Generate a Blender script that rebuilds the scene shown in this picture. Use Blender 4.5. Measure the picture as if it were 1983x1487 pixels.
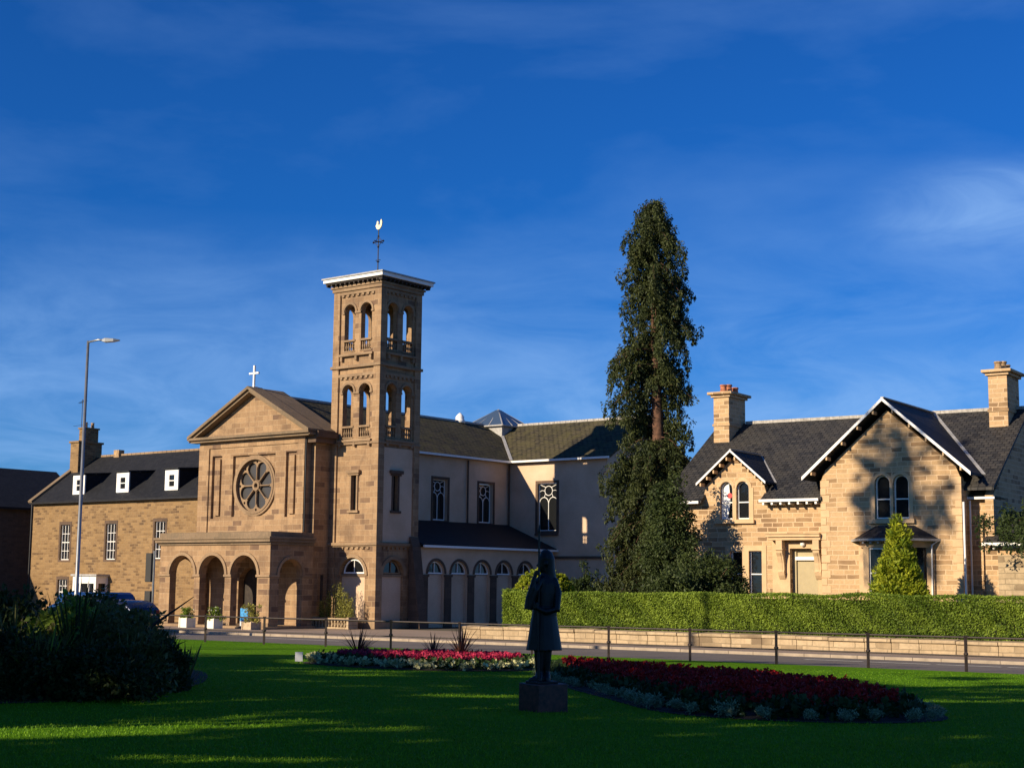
import bpy, bmesh, math, random
import numpy as np
from mathutils import Vector, Matrix
from mathutils.geometry import tessellate_polygon
random.seed(7); RNG = np.random.default_rng(11)
for o in list(bpy.data.objects): bpy.data.objects.remove(o)
sc = bpy.context.scene; COL = sc.collection
rad = math.radians

# ---------------------------------------------------------------- camera
cam = bpy.data.cameras.new("camera"); camo = bpy.data.objects.new("camera", cam); COL.objects.link(camo)
EYE = 2.9
p_ = math.atan(382.5/2900.); dl = .0098
F_ = Vector((0, math.cos(p_), math.sin(p_))); U_ = Vector((0, -math.sin(p_), math.cos(p_))); X_ = Vector((1, 0, 0))
R_ = math.cos(dl)*X_ + math.sin(dl)*U_; U2 = -math.sin(dl)*X_ + math.cos(dl)*U_
camo.matrix_world = Matrix(((R_.x, U2.x, -F_.x, 0), (R_.y, U2.y, -F_.y, 0), (R_.z, U2.z, -F_.z, EYE), (0, 0, 0, 1)))
cam.sensor_fit = 'HORIZONTAL'; cam.sensor_width = 36; cam.lens = 2900/1983*36; cam.clip_end = 5000; cam.clip_start = .1
sc.camera = camo
sc.render.resolution_x = 1024; sc.render.resolution_y = 767

# ---------------------------------------------------------------- sun, sky, exposure
SUN_DIR = Vector((.816, .577, -.41)).normalized()       # the way the light travels
SUN_EL = math.asin(-SUN_DIR.z)
sun = bpy.data.lights.new("sun", 'SUN'); suno = bpy.data.objects.new("sun", sun); COL.objects.link(suno)
suno.rotation_euler = SUN_DIR.to_track_quat('-Z', 'Y').to_euler(); suno.location = (-40, -30, 40)
sun.energy = 5.0; sun.angle = rad(.5); sun.color = (1, .84, .62)
w = bpy.data.worlds.new("World"); sc.world = w; w.use_nodes = True
nt = w.node_tree; N = nt.nodes; LK = nt.links
for n in list(N): N.remove(n)
def nd(t, **k):
    n = N.new(t)
    for a, b in k.items(): setattr(n, a, b)
    return n
sky = nd('ShaderNodeTexSky', sky_type='NISHITA', sun_disc=False, sun_elevation=SUN_EL)
to_sun = -SUN_DIR
sky.sun_rotation = math.atan2(to_sun.x, to_sun.y); sky.air_density = 1.0; sky.dust_density = .3; sky.ozone_density = 3.0
tint = nd('ShaderNodeMix', data_type='RGBA', blend_type='MULTIPLY'); tint.inputs[0].default_value = 1
tint.inputs[7].default_value = (.11, .635, 1.48, 1)
tc = nd('ShaderNodeTexCoord')
mp = nd('ShaderNodeMapping'); mp.inputs['Scale'].default_value = (2.0, 2.0, 6.0); mp.inputs['Rotation'].default_value = (0, rad(18), 0)
no = nd('ShaderNodeTexNoise'); no.inputs['Scale'].default_value = 1.6; no.inputs['Detail'].default_value = 7; no.inputs['Roughness'].default_value = .55; no.inputs['Distortion'].default_value = .25
rp = nd('ShaderNodeMapRange'); rp.inputs[1].default_value = .46; rp.inputs[2].default_value = .9; rp.inputs[3].default_value = 0; rp.inputs[4].default_value = .27
LK.new(tc.outputs['Generated'], mp.inputs[0]); LK.new(mp.outputs[0], no.inputs['Vector']); LK.new(no.outputs[0], rp.inputs[0])
# one brighter drift of cirrus low in the north
dv = nd('ShaderNodeVectorMath', operation='SUBTRACT'); dv.inputs[1].default_value = (.318, .918, .236)
LK.new(tc.outputs['Generated'], dv.inputs[0])
dm = nd('ShaderNodeVectorMath', operation='MULTIPLY'); dm.inputs[1].default_value = (8, 8, 22); LK.new(dv.outputs[0], dm.inputs[0])
ln = nd('ShaderNodeVectorMath', operation='LENGTH'); LK.new(dm.outputs[0], ln.inputs[0])
r2 = nd('ShaderNodeMapRange', interpolation_type='SMOOTHSTEP'); r2.inputs[1].default_value = 1.0; r2.inputs[2].default_value = .1; r2.inputs[3].default_value = 0; r2.inputs[4].default_value = 1
LK.new(ln.outputs['Value'], r2.inputs[0])
no2 = nd('ShaderNodeTexNoise'); no2.inputs['Scale'].default_value = 4.5; no2.inputs['Detail'].default_value = 8; no2.inputs['Roughness'].default_value = .6; no2.inputs['Distortion'].default_value = .8
LK.new(mp.outputs[0], no2.inputs['Vector'])
r3 = nd('ShaderNodeMapRange'); r3.inputs[1].default_value = .22; r3.inputs[2].default_value = .72; LK.new(no2.outputs[0], r3.inputs[0])
m1 = nd('ShaderNodeMath', operation='MULTIPLY'); LK.new(r2.outputs[0], m1.inputs[0]); LK.new(r3.outputs[0], m1.inputs[1])
m1b = nd('ShaderNodeMath', operation='MULTIPLY'); m1b.inputs[1].default_value = .7; LK.new(m1.outputs[0], m1b.inputs[0])
# thin veil that thickens towards the horizon
sep = nd('ShaderNodeSeparateXYZ'); LK.new(tc.outputs['Generated'], sep.inputs[0])
r4 = nd('ShaderNodeMapRange'); r4.inputs[1].default_value = .24; r4.inputs[2].default_value = .02; r4.inputs[3].default_value = 0; r4.inputs[4].default_value = 1.0
LK.new(sep.outputs[2], r4.inputs[0])
m4 = nd('ShaderNodeMath', operation='MULTIPLY'); LK.new(r4.outputs[0], m4.inputs[0]); LK.new(r3.outputs[0], m4.inputs[1])
m2 = nd('ShaderNodeMath', operation='ADD'); LK.new(rp.outputs[0], m2.inputs[0]); LK.new(m1b.outputs[0], m2.inputs[1])
m3 = nd('ShaderNodeMath', operation='ADD', use_clamp=True); LK.new(m2.outputs[0], m3.inputs[0]); LK.new(m4.outputs[0], m3.inputs[1])
cm = nd('ShaderNodeMix', data_type='RGBA'); cm.inputs[7].default_value = (4.2, 7.4, 13.0, 1)
bg = nd('ShaderNodeBackground'); bg.inputs[1].default_value = .052; wo = nd('ShaderNodeOutputWorld')
LK.new(sky.outputs[0], tint.inputs[6]); LK.new(tint.outputs[2], cm.inputs[6]); LK.new(m3.outputs[0], cm.inputs[0])
LK.new(cm.outputs[2], bg.inputs[0]); LK.new(bg.outputs[0], wo.inputs[0])
vs = sc.view_settings; vs.view_transform = 'Standard'; vs.look = 'None'; vs.exposure = .5; vs.gamma = 1; vs.use_curve_mapping = False

# ---------------------------------------------------------------- materials
def mat(name):
    m = bpy.data.materials.new(name); m.use_nodes = True
    t = m.node_tree; return m, t.nodes, t.links, t.nodes['Principled BSDF']
def add(NN, t, **k):
    n = NN.new(t)
    for a, b in k.items(): setattr(n, a, b)
    return n
def c4(c): return (c[0], c[1], c[2], 1)
def noise(NN, LL, vec, scale, detail=4, rough=.55, dist=0):
    n = add(NN, 'ShaderNodeTexNoise'); n.inputs['Scale'].default_value = scale; n.inputs['Detail'].default_value = detail
    n.inputs['Roughness'].default_value = rough; n.inputs['Distortion'].default_value = dist
    if vec: LL.new(vec, n.inputs['Vector'])
    return n.outputs[0]
def ramp(NN, LL, fac, stops):
    r = add(NN, 'ShaderNodeValToRGB'); e = r.color_ramp.elements
    while len(e) < len(stops): e.new(.5)
    for i, (p, c) in enumerate(stops): e[i].position = p; e[i].color = c4(c) if len(c) == 3 else c
    LL.new(fac, r.inputs[0]); return r.outputs[0]
def mix(NN, LL, fac, a, b, mode='MIX'):
    m = add(NN, 'ShaderNodeMix', data_type='RGBA', blend_type=mode)
    for i, v in ((0, fac), (6, a), (7, b)):
        if hasattr(v, 'is_linked') or hasattr(v, 'links'): LL.new(v, m.inputs[i])
        elif i == 0: m.inputs[0].default_value = v
        else: m.inputs[i].default_value = c4(v)
    return m.outputs[2]
def bump(NN, LL, bs, h, st, dist=.02, prev=None):
    b = add(NN, 'ShaderNodeBump'); b.inputs['Strength'].default_value = st; b.inputs['Distance'].default_value = dist
    LL.new(h, b.inputs['Height'])
    if prev: LL.new(prev, b.inputs['Normal'])
    LL.new(b.outputs[0], bs.inputs['Normal']); return b.outputs[0]
def simple(name, c, rough=.6, metal=0, var=.12, sc_=3., bmp=.0, spec=.5):
    m, NN, LL, b = mat(name)
    g = add(NN, 'ShaderNodeNewGeometry')
    n = noise(NN, LL, g.outputs['Position'], sc_)
    d = tuple(x*(1-var*2) for x in c); h = tuple(min(1, x*(1+var)) for x in c)
    LL.new(ramp(NN, LL, n, [(.3, d), (.7, h)]), b.inputs['Base Color'])
    b.inputs['Roughness'].default_value = rough; b.inputs['Metallic'].default_value = metal
    b.inputs['Specular IOR Level'].default_value = spec
    if bmp: bump(NN, LL, b, noise(NN, LL, g.outputs['Position'], sc_*8), bmp)
    return m
def masonry(name, c1, c2, mortar, bw, rh, ms=.012, wob=.03, dark=None, darkamt=.25, rough=.9, bst=.5, stain=(.12, .09, .07), stainamt=.35, squash=1., moss=None):
    m, NN, LL, b = mat(name)
    uv = add(NN, 'ShaderNodeUVMap'); g = add(NN, 'ShaderNodeNewGeometry')
    nz = add(NN, 'ShaderNodeTexNoise'); nz.inputs['Scale'].default_value = 1.7; nz.inputs['Detail'].default_value = 3
    LL.new(uv.outputs[0], nz.inputs['Vector'])
    sb = add(NN, 'ShaderNodeVectorMath', operation='SUBTRACT'); sb.inputs[1].default_value = (.5, .5, .5); LL.new(nz.outputs[1], sb.inputs[0])
    sv = add(NN, 'ShaderNodeVectorMath', operation='MULTIPLY'); sv.inputs[1].default_value = (wob*4, wob*1.4, 0); LL.new(sb.outputs[0], sv.inputs[0])
    ad = add(NN, 'ShaderNodeVectorMath', operation='ADD'); LL.new(uv.outputs[0], ad.inputs[0]); LL.new(sv.outputs[0], ad.inputs[1])
    def brick(w_, h_, off=(0, 0, 0)):
        k = add(NN, 'ShaderNodeTexBrick'); k.inputs['Scale'].default_value = 1
        k.inputs['Brick Width'].default_value = w_; k.inputs['Row Height'].default_value = h_
        k.inputs['Mortar Size'].default_value = ms; k.inputs['Mortar Smooth'].default_value = .4
        k.inputs['Color1'].default_value = (0, 0, 0, 1); k.inputs['Color2'].default_value = (1, 1, 1, 1); k.inputs['Mortar'].default_value = (.5, .5, .5, 1)
        k.offset_frequency = 2; k.squash = squash; k.squash_frequency = 3
        LL.new(ad.outputs[0], k.inputs['Vector']); return k
    k = brick(bw, rh)
    # stone tones: from face to face, plus veining inside each stone
    fine = noise(NN, LL, g.outputs['Position'], 9, 5, .65)
    col = ramp(NN, LL, k.outputs[0], [(.0, c1), (.5, tuple((a+b2)/2 for a, b2 in zip(c1, c2))), (1., c2)])
    col = mix(NN, LL, .35, col, ramp(NN, LL, fine, [(.3, (.45, .43, .42)), (.7, (1.15, 1.12, 1.08))]), 'MULTIPLY')
    if dark:
        thr = ramp(NN, LL, k.outputs[0], [(.0, (0, 0, 0)), (1-darkamt, (0, 0, 0)), (min(1, 1-darkamt+.06), (1, 1, 1))])
        big = ramp(NN, LL, noise(NN, LL, g.outputs['Position'], .8, 2), [(.4, (0.15, .15, .15)), (.6, (1, 1, 1))])
        thr = mix(NN, LL, 1., thr, big, 'MULTIPLY'); col = mix(NN, LL, thr, col, dark)
    mf = ramp(NN, LL, k.outputs['Fac'], [(.3, (0, 0, 0)), (.8, (1, 1, 1))])
    col = mix(NN, LL, mf, col, mortar)
    st = ramp(NN, LL, noise(NN, LL, g.outputs['Position'], .55, 6, .65, .5), [(.5, (0, 0, 0)), (.78, (stainamt,)*3)])
    col = mix(NN, LL, st, col, stain)
    ms_ = add(NN, 'ShaderNodeMapping'); ms_.inputs['Scale'].default_value = (2.4, 2.4, .22); LL.new(g.outputs['Position'], ms_.inputs[0])
    sk_ = ramp(NN, LL, noise(NN, LL, ms_.outputs[0], 1.6, 6, .7), [(.50, (0, 0, 0)), (.72, (stainamt*.6,)*3)])
    col = mix(NN, LL, sk_, col, tuple(x_*1.25 for x_ in stain))
    if moss:
        mo = ramp(NN, LL, noise(NN, LL, g.outputs['Position'], 1.3, 7, .7), [(.42, (0, 0, 0)), (.66, (.8,)*3)])
        col = mix(NN, LL, mo, col, moss)
    LL.new(col, b.inputs['Base Color']); b.inputs['Roughness'].default_value = rough; b.inputs['Specular IOR Level'].default_value = .2
    inv = add(NN, 'ShaderNodeMath', operation='SUBTRACT'); inv.inputs[0].default_value = 1; LL.new(k.outputs['Fac'], inv.inputs[1])
    p = bump(NN, LL, b, inv.outputs[0], bst, .03); bump(NN, LL, b, fine, .35, .03, p)
    return m
M = {}
M['ashlar'] = masonry('sandstone_ashlar', (.40, .262, .145), (.26, .165, .092), (.40, .29, .175), .85, .33, .014, .008, dark=(.16, .10, .065), darkamt=.20, bst=.35, stainamt=.75, stain=(.10, .065, .045))
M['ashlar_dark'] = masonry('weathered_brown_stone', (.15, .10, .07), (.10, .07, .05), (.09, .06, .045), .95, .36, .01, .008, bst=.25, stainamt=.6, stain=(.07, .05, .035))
M['trim'] = masonry('dressed_sandstone_trim', (.35, .243, .145), (.26, .175, .105), (.22, .155, .10), 1.1, 1.9, .008, .0, bst=.1, stainamt=.7, stain=(.13, .095, .06))
M['copingstone'] = masonry('lichened_cornice_stone', (.25, .18, .115), (.20, .145, .09), (.12, .09, .06), 1.1, 1.9, .01, .0, bst=.2, stainamt=.8, stain=(.10, .085, .06))
M['house'] = masonry('golden_snecked_rubble', (.58, .395, .215), (.42, .27, .14), (.60, .43, .26), .50, .21, .024, .05, dark=(.24, .15, .08), darkamt=.34, bst=.45, stainamt=.25, stain=(.30, .2, .1), squash=1.7)
M['house_trim'] = simple('pale_dressed_sandstone', (.60, .41, .225), .85, var=.08, sc_=2.5, bmp=.15)
M['cottage'] = masonry('brown_coursed_rubble', (.31, .20, .095), (.20, .125, .062), (.30, .205, .11), .46, .18, .017, .09, dark=(.12, .075, .042), darkamt=.26, bst=.6, stainamt=.5, stain=(.22, .13, .05))
M['cottage_dark'] = masonry('shade_dark_rubble', (.12, .085, .06), (.08, .06, .045), (.09, .07, .055), .42, .2, .016, .05, bst=.5)  # shade of the side house wall is put into this darker stone colour
M['gardenwall'] = masonry('weathered_retaining_wall_stone', (.52, .40, .25), (.40, .30, .18), (.34, .26, .16), .8, .23, .016, .06, dark=(.20, .145, .09), darkamt=.16, bst=.9, stainamt=.9, stain=(.20, .15, .09))
M['slate'] = masonry('dark_welsh_slate', (.028, .029, .032), (.060, .056, .052), (.010, .010, .011), .30, .22, .02, .02, bst=.8, rough=.65, dark=(.018, .018, .02), darkamt=.2, stainamt=.5, stain=(.085, .075, .058), moss=None)
M['slate_black'] = masonry('blue_black_slate', (.014, .015, .018), (.022, .023, .026), (.008, .008, .009), .28, .20, .012, .01, bst=.4, rough=.7, stainamt=.2, stain=(.03, .03, .03))
M['slate_moss'] = masonry('mossy_stone_slate', (.095, .08, .05), (.045, .04, .028), (.012, .011, .009), .42, .30, .045, .03, bst=.9, rough=.9, stainamt=.5, stain=(.13, .105, .055), moss=(.085, .075, .03))
def harl():
    m, NN, LL, b = mat('pinkish_harled_render'); g = add(NN, 'ShaderNodeNewGeometry')
    big = noise(NN, LL, g.outputs['Position'], .5, 5, .6, .3); fine = noise(NN, LL, g.outputs['Position'], 22, 4, .7)
    col = ramp(NN, LL, big, [(.3, (.56, .40, .265)), (.7, (.72, .535, .375))])
    col = mix(NN, LL, .4, col, ramp(NN, LL, fine, [(.3, (.6, .6, .6)), (.7, (1.1, 1.1, 1.1))]), 'MULTIPLY')
    LL.new(col, b.inputs['Base Color']); b.inputs['Roughness'].default_value = .95; b.inputs['Specular IOR Level'].default_value = .15
    bump(NN, LL, b, fine, .4, .02); return m
M['harl'] = harl()
M['white'] = simple('white_gloss_paint', (.86, .84, .78), .4, var=.03)
M['cream'] = simple('cream_door_paint', (.40, .32, .17), .6, var=.05)
M['lead'] = simple('weathered_lead', (.38, .37, .35), .55, .0, var=.15, sc_=5)
M['leadlight'] = simple('pale_mortar_ridge', (.42, .39, .34), .8, var=.2, sc_=6, bmp=.3)
M['iron'] = simple('black_iron', (.018, .018, .02), .45, .3, var=.2)
M['rail'] = simple('brown_painted_iron', (.035, .022, .017), .55, .1, var=.25, sc_=9)
M['galv'] = simple('galvanised_steel', (.30, .31, .31), .4, .7, var=.1)
M['gold'] = simple('gilded_metal', (.95, .80, .45), .35, .6, var=.05)
M['clay'] = simple('orange_clay_pot', (.42, .15, .07), .8, var=.3, sc_=5)
M['claybuff'] = simple('buff_clay_pot', (.40, .26, .13), .8, var=.3, sc_=5)
M['timber'] = simple('dark_timber', (.035, .025, .018), .8, var=.3)
M['bronze'] = simple('black_bronze', (.008, .009, .011), .45, .3, var=.3, sc_=9, spec=.5)
M['plinth'] = simple('dark_red_granite', (.10, .026, .017), .5, var=.4, sc_=14)
M['bark'] = simple('reddish_bark', (.13, .065, .038), .95, var=.35, sc_=6, bmp=.9)
M['soil'] = simple('dark_bed_soil', (.018, .012, .008), 1., var=.4, sc_=12, bmp=.8)
M['kerb'] = simple('pale_kerb_stone', (.36, .29, .21), .85, var=.12, sc_=3, bmp=.1)
M['planterwhite'] = simple('white_planter_paint', (.78, .74, .62), .6, var=.05)
M['planterstone'] = simple('sandy_trough_stone', (.50, .38, .24), .9, var=.15, sc_=6, bmp=.3)
M['blinds'] = simple('dark_room_interior', (.02, .018, .015), .9)
M['bluesign'] = simple('light_blue_poster', (.05, .30, .62), .5, var=.35, sc_=7)
M['signwhite'] = simple('off_white_card', (.72, .72, .70), .6, var=.04)
M['red'] = simple('red_glass', (.55, .02, .02), .5)
M['carpaint'] = simple('navy_car_paint', (.012, .02, .06), .25, .3, var=.05); M['carblue'] = simple('bright_blue_van_paint', (.008, .045, .16), .3, .2, var=.05)
M['tyre'] = simple('tyre_rubber', (.02, .02, .02), .9); M['lens'] = simple('red_lamp_lens', (.35, .02, .02), .3)
M['boardblack'] = simple('black_backing_board', (.02, .018, .016), .7)
def glass(name, c=(.012, .013, .014), r=.06):
    m, NN, LL, b = mat(name); b.inputs['Base Color'].default_value = c4(c); b.inputs['Roughness'].default_value = r
    g = add(NN, 'ShaderNodeNewGeometry'); bump(NN, LL, b, noise(NN, LL, g.outputs['Position'], 2.2, 2), .06, .05)
    b.inputs['Specular IOR Level'].default_value = .5; return m
M['glass'] = glass('dark_window_glass'); M['glassgrey'] = glass('grey_storm_glazing', (.05, .047, .045), .35)
M['roofglass'] = glass('skylight_glass', (.05, .08, .13), .08)
def asphalt():
    m, NN, LL, b = mat('grey_asphalt'); g = add(NN, 'ShaderNodeNewGeometry')
    big = noise(NN, LL, g.outputs['Position'], .35, 5, .6); fine = noise(NN, LL, g.outputs['Position'], 30, 3, .7)
    col = ramp(NN, LL, big, [(.3, (.115, .095, .078)), (.7, (.17, .14, .115))])
    col = mix(NN, LL, .4, col, ramp(NN, LL, fine, [(.3, (.55, .55, .55)), (.7, (1.2, 1.2, 1.2))]), 'MULTIPLY')
    LL.new(col, b.inputs['Base Color']); b.inputs['Roughness'].default_value = .9; bump(NN, LL, b, fine, .3, .01); return m
M['asphalt'] = asphalt()
def paving():
    m, NN, LL, b = mat('pinkish_paving'); g = add(NN, 'ShaderNodeNewGeometry')
    big = noise(NN, LL, g.outputs['Position'], .4, 5, .6); fine = noise(NN, LL, g.outputs['Position'], 25, 3, .7)
    col = ramp(NN, LL, big, [(.3, (.26, .185, .13)), (.7, (.36, .265, .19))])
    col = mix(NN, LL, .4, col, ramp(NN, LL, fine, [(.3, (.6, .6, .6)), (.7, (1.15, 1.15, 1.15))]), 'MULTIPLY')
    LL.new(col, b.inputs['Base Color']); b.inputs['Roughness'].default_value = .9; return m
M['paving'] = paving()
M['field'] = simple('rough_dark_grass', (.10, .078, .042), .95, var=.3, sc_=.6)
def lawn():
    m, NN, LL, b = mat('mown_lawn'); g = add(NN, 'ShaderNodeNewGeometry')
    big = noise(NN, LL, g.outputs['Position'], .25, 4, .6); mid = noise(NN, LL, g.outputs['Position'], 3.5, 5, .65); fine = noise(NN, LL, g.outputs['Position'], 60, 3, .7)
    col = ramp(NN, LL, big, [(.3, (.085, .21, .004)), (.7, (.125, .27, .007))])
    col = mix(NN, LL, .6, col, ramp(NN, LL, mid, [(.3, (.65, .7, .6)), (.7, (1.2, 1.15, 1.2))]), 'MULTIPLY')
    col = mix(NN, LL, .6, col, ramp(NN, LL, fine, [(.3, (.6, .65, .5)), (.7, (1.2, 1.2, 1.2))]), 'MULTIPLY')
    LL.new(col, b.inputs['Base Color']); b.inputs['Roughness'].default_value = .95; b.inputs['Specular IOR Level'].default_value = .05
    bump(NN, LL, b, fine, .8, .03); return m
M['lawn'] = lawn()
def leafmat(name, dark, lite, trans=.35, rough=.6):
    m, NN, LL, b = mat(name)
    at = add(NN, 'ShaderNodeAttribute'); at.attribute_name = 'tone'
    col = ramp(NN, LL, at.outputs['Fac'], [(0., dark), (1., lite)])
    LL.new(col, b.inputs['Base Color']); b.inputs['Roughness'].default_value = rough; b.inputs['Specular IOR Level'].default_value = .25
    tr = add(NN, 'ShaderNodeBsdfTranslucent'); LL.new(col, tr.inputs[0])
    ms = add(NN, 'ShaderNodeMixShader'); ms.inputs[0].default_value = trans
    out = NN['Material Output']; LL.new(b.outputs[0], ms.inputs[1]); LL.new(tr.outputs[0], ms.inputs[2]); LL.new(ms.outputs[0], out.inputs[0])
    return m
M['conifer'] = leafmat('spruce_needles', (.010, .022, .006), (.075, .088, .022), .15)
M['yew'] = leafmat('yew_foliage', (.014, .028, .008), (.075, .10, .024), .2)
M['golden'] = leafmat('golden_conifer_foliage', (.08, .15, .008), (.46, .48, .03), .35)
M['hedge'] = leafmat('privet_hedge_leaves', (.075, .13, .010), (.27, .36, .04), .25)
M['dark'] = leafmat('dark_shrub_leaves', (.014, .028, .006), (.05, .075, .018), .25)
M['lime'] = leafmat('light_green_shrub_leaves', (.09, .14, .014), (.26, .36, .05), .35)
M['olive'] = leafmat('olive_shrub_leaves', (.05, .055, .014), (.18, .17, .05), .25)
M['park'] = leafmat('park_tree_leaves', (.025, .04, .010), (.07, .10, .02), .3)
M['silver'] = leafmat('silver_leaf', (.12, .17, .085), (.36, .42, .24), .2)
M['crimson'] = leafmat('crimson_petals', (.16, .005, .025), (.62, .035, .10), .2)
M['scarlet'] = leafmat('scarlet_petals', (.18, .004, .006), (.62, .025, .02), .2)
M['cream_petal'] = leafmat('cream_petals', (.25, .28, .12), (.85, .80, .42), .2)
M['whitepetal'] = leafmat('white_petals', (.55, .55, .48), (.85, .85, .8), .2)
M['bed_green'] = leafmat('bedding_leaves', (.012, .03, .008), (.05, .09, .02), .2)
M['cordyline'] = leafmat('purple_sword_leaves', (.05, .018, .012), (.22, .085, .05), .2)
M['bamboo'] = leafmat('yellow_green_bamboo', (.12, .13, .02), (.45, .42, .10), .3)
M['grassblade'] = leafmat('grass_blades', (.07, .19, .005), (.20, .38, .010), .3)

# ---------------------------------------------------------------- mesh helpers
class MB:
    def __init__(s): s.v = []; s.f = []
    def _a(s, vs, fs):
        k = len(s.v); s.v += [tuple(v) for v in vs]; s.f += [tuple(i+k for i in f) for f in fs]; return s
    def box(s, x0, x1, y0, y1, z0, z1):
        vs = [(x0,y0,z0),(x1,y0,z0),(x1,y1,z0),(x0,y1,z0),(x0,y0,z1),(x1,y0,z1),(x1,y1,z1),(x0,y1,z1)]
        return s._a(vs, [(3,2,1,0),(4,5,6,7),(0,1,5,4),(1,2,6,5),(2,3,7,6),(3,0,4,7)])
    def hexa(s, bot, top):
        return s._a(list(bot)+list(top), [(3,2,1,0),(4,5,6,7),(0,1,5,4),(1,2,6,5),(2,3,7,6),(3,0,4,7)])
    def slab(s, outer, holes, plane, d0, d1):
        """flat plate with holes; plane 'xz' (thickness along y) or 'yz' (thickness along x)"""
        loops = [[Vector((p[0], p[1], 0)) for p in l] for l in [outer]+list(holes)]
        flat = [p for l in loops for p in l]; n = len(flat)
        tris = tessellate_polygon(loops)
        f = (lambda p, d: (p.x, d, p.y)) if plane == 'xz' else ((lambda p, d: (d, p.x, p.y)) if plane == 'yz' else (lambda p, d: (p.x, p.y, d)))
        vs = [f(p, d0) for p in flat]+[f(p, d1) for p in flat]
        fs = [tuple(t) for t in tris]+[tuple(i+n for i in reversed(t)) for t in tris]
        k = 0
        for l in loops:
            m = len(l)
            for i in range(m): a = k+i; b = k+(i+1) % m; fs.append((a, b, b+n, a+n))
            k += m
        return s._a(vs, fs)
    def prism(s, poly, axis, t0, t1):
        pl = {'y': 'xz', 'x': 'yz', 'z': 'xy'}[axis]
        return s.slab(poly, [], pl, t0, t1)
    def cyl(s, c, r, z0, z1, n=12, r2=None):
        r2 = r if r2 is None else r2
        vs = [(c[0]+r*math.cos(2*math.pi*i/n), c[1]+r*math.sin(2*math.pi*i/n), z0) for i in range(n)]
        vs += [(c[0]+r2*math.cos(2*math.pi*i/n), c[1]+r2*math.sin(2*math.pi*i/n), z1) for i in range(n)]
        return s._a(vs, [tuple(range(n-1, -1, -1)), tuple(range(n, 2*n))]+[(i, (i+1) % n, (i+1) % n+n, i+n) for i in range(n)])
    def lathe(s, c, prof, n=12):
        vs = []; fs = []
        for r, z in prof: vs += [(c[0]+r*math.cos(2*math.pi*i/n), c[1]+r*math.sin(2*math.pi*i/n), c[2]+z) for i in range(n)]
        for j in range(len(prof)-1):
            for i in range(n): a = j*n+i; b = j*n+(i+1) % n; fs.append((a, b, b+n, a+n))
        fs += [tuple(range(n-1, -1, -1)), tuple(range((len(prof)-1)*n, len(prof)*n))]
        return s._a(vs, fs)
    def tube(s, pts, rs, n=8):
        pts = [Vector(p) for p in pts]
        if not hasattr(rs, '__len__'): rs = [rs]*len(pts)
        if len(rs) != len(pts): rs = np.interp(np.linspace(0, 1, len(pts)), np.linspace(0, 1, len(rs)), rs).tolist()
        vs = []; fs = []; prev = None
        for i, p in enumerate(pts):
            d = (pts[min(i+1, len(pts)-1)]-pts[max(i-1, 0)]).normalized()
            if prev is None:
                a = d.cross(Vector((0, 0, 1)));
                if a.length < .1: a = d.cross(Vector((0, 1, 0)))
            else: a = prev-d*prev.dot(d)
            a.normalize(); prev = a; b = d.cross(a)
            for k in range(n): t = 2*math.pi*k/n; vs.append(p+rs[i]*(math.cos(t)*a+math.sin(t)*b))
        for j in range(len(pts)-1):
            for i in range(n): a = j*n+i; b = j*n+(i+1) % n; fs.append((a, b, b+n, a+n))
        fs += [tuple(range(n-1, -1, -1)), tuple(range((len(pts)-1)*n, len(pts)*n))]
        return s._a(vs, fs)
    def bar(s, p, q, w_, h_):
        p = Vector(p); q = Vector(q); d = (q-p).normalized(); a = d.cross(Vector((0, 0, 1)))
        if a.length < .05: a = Vector((1, 0, 0))
        a.normalize(); b = a.cross(d).normalized(); a = a*w_/2; b = b*h_/2
        return s.hexa([p-a-b, p+a-b, q+a-b, q-a-b], [p-a+b, p+a+b, q+a+b, q-a+b])
    def loft(s, rings):
        n = len(rings[0]); vs = [v for r in rings for v in r]; fs = []
        for j in range(len(rings)-1):
            for i in range(n): a = j*n+i; b = j*n+(i+1) % n; fs.append((a, b, b+n, a+n))
        fs += [tuple(range(n-1, -1, -1)), tuple(range((len(rings)-1)*n, len(rings)*n))]
        return s._a(vs, fs)
    def nxt(s):
        if not hasattr(s, 'cut'): s.cut = []
        s.cut.append((len(s.v), len(s.f)))
    def build_each(s, name, m, parent=None, bevel=0, smooth=False):
        cs = getattr(s, 'cut', [])+[(len(s.v), len(s.f))]; v0 = f0 = 0; o = None
        for v1, f1 in cs:
            if f1 > f0:
                k = MB(); k.v = s.v[v0:v1]; k.f = [tuple(i-v0 for i in f) for f in s.f[f0:f1]]; o = k.build(name, m, parent, bevel, smooth)
            v0, f0 = v1, f1
        return o
    def build(s, name, m, parent=None, bevel=0, smooth=False):
        bm = bmesh.new(); vv = [bm.verts.new(v) for v in s.v]
        for f in s.f:
            try: bm.faces.new([vv[i] for i in f])
            except ValueError: pass
        bmesh.ops.recalc_face_normals(bm, faces=bm.faces); bm.normal_update()
        ul = bm.loops.layers.uv.new('UVMap')
        for f in bm.faces:
            n = f.normal
            t = Vector((-n.y, n.x, 0))
            if t.length < .15: t = Vector((1, 0, 0)); q = Vector((0, 1, 0))
            else: t.normalize(); q = n.cross(t); q = q if q.z > 0 else -q
            if abs(t.x) > abs(t.y): t = t if t.x > 0 else -t
            else: t = t if t.y > 0 else -t
            for l in f.loops: l[ul].uv = (l.vert.co.dot(t), l.vert.co.dot(q))
            f.smooth = smooth
        me = bpy.data.meshes.new(name); bm.to_mesh(me); bm.free()
        me.materials.append(m); o = bpy.data.objects.new(name, me); COL.objects.link(o)
        if parent: o.parent = parent
        if bevel:
            b = o.modifiers.new('bevel', 'BEVEL'); b.width = bevel; b.segments = 2; b.limit_method = 'ANGLE'
        return o
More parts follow.
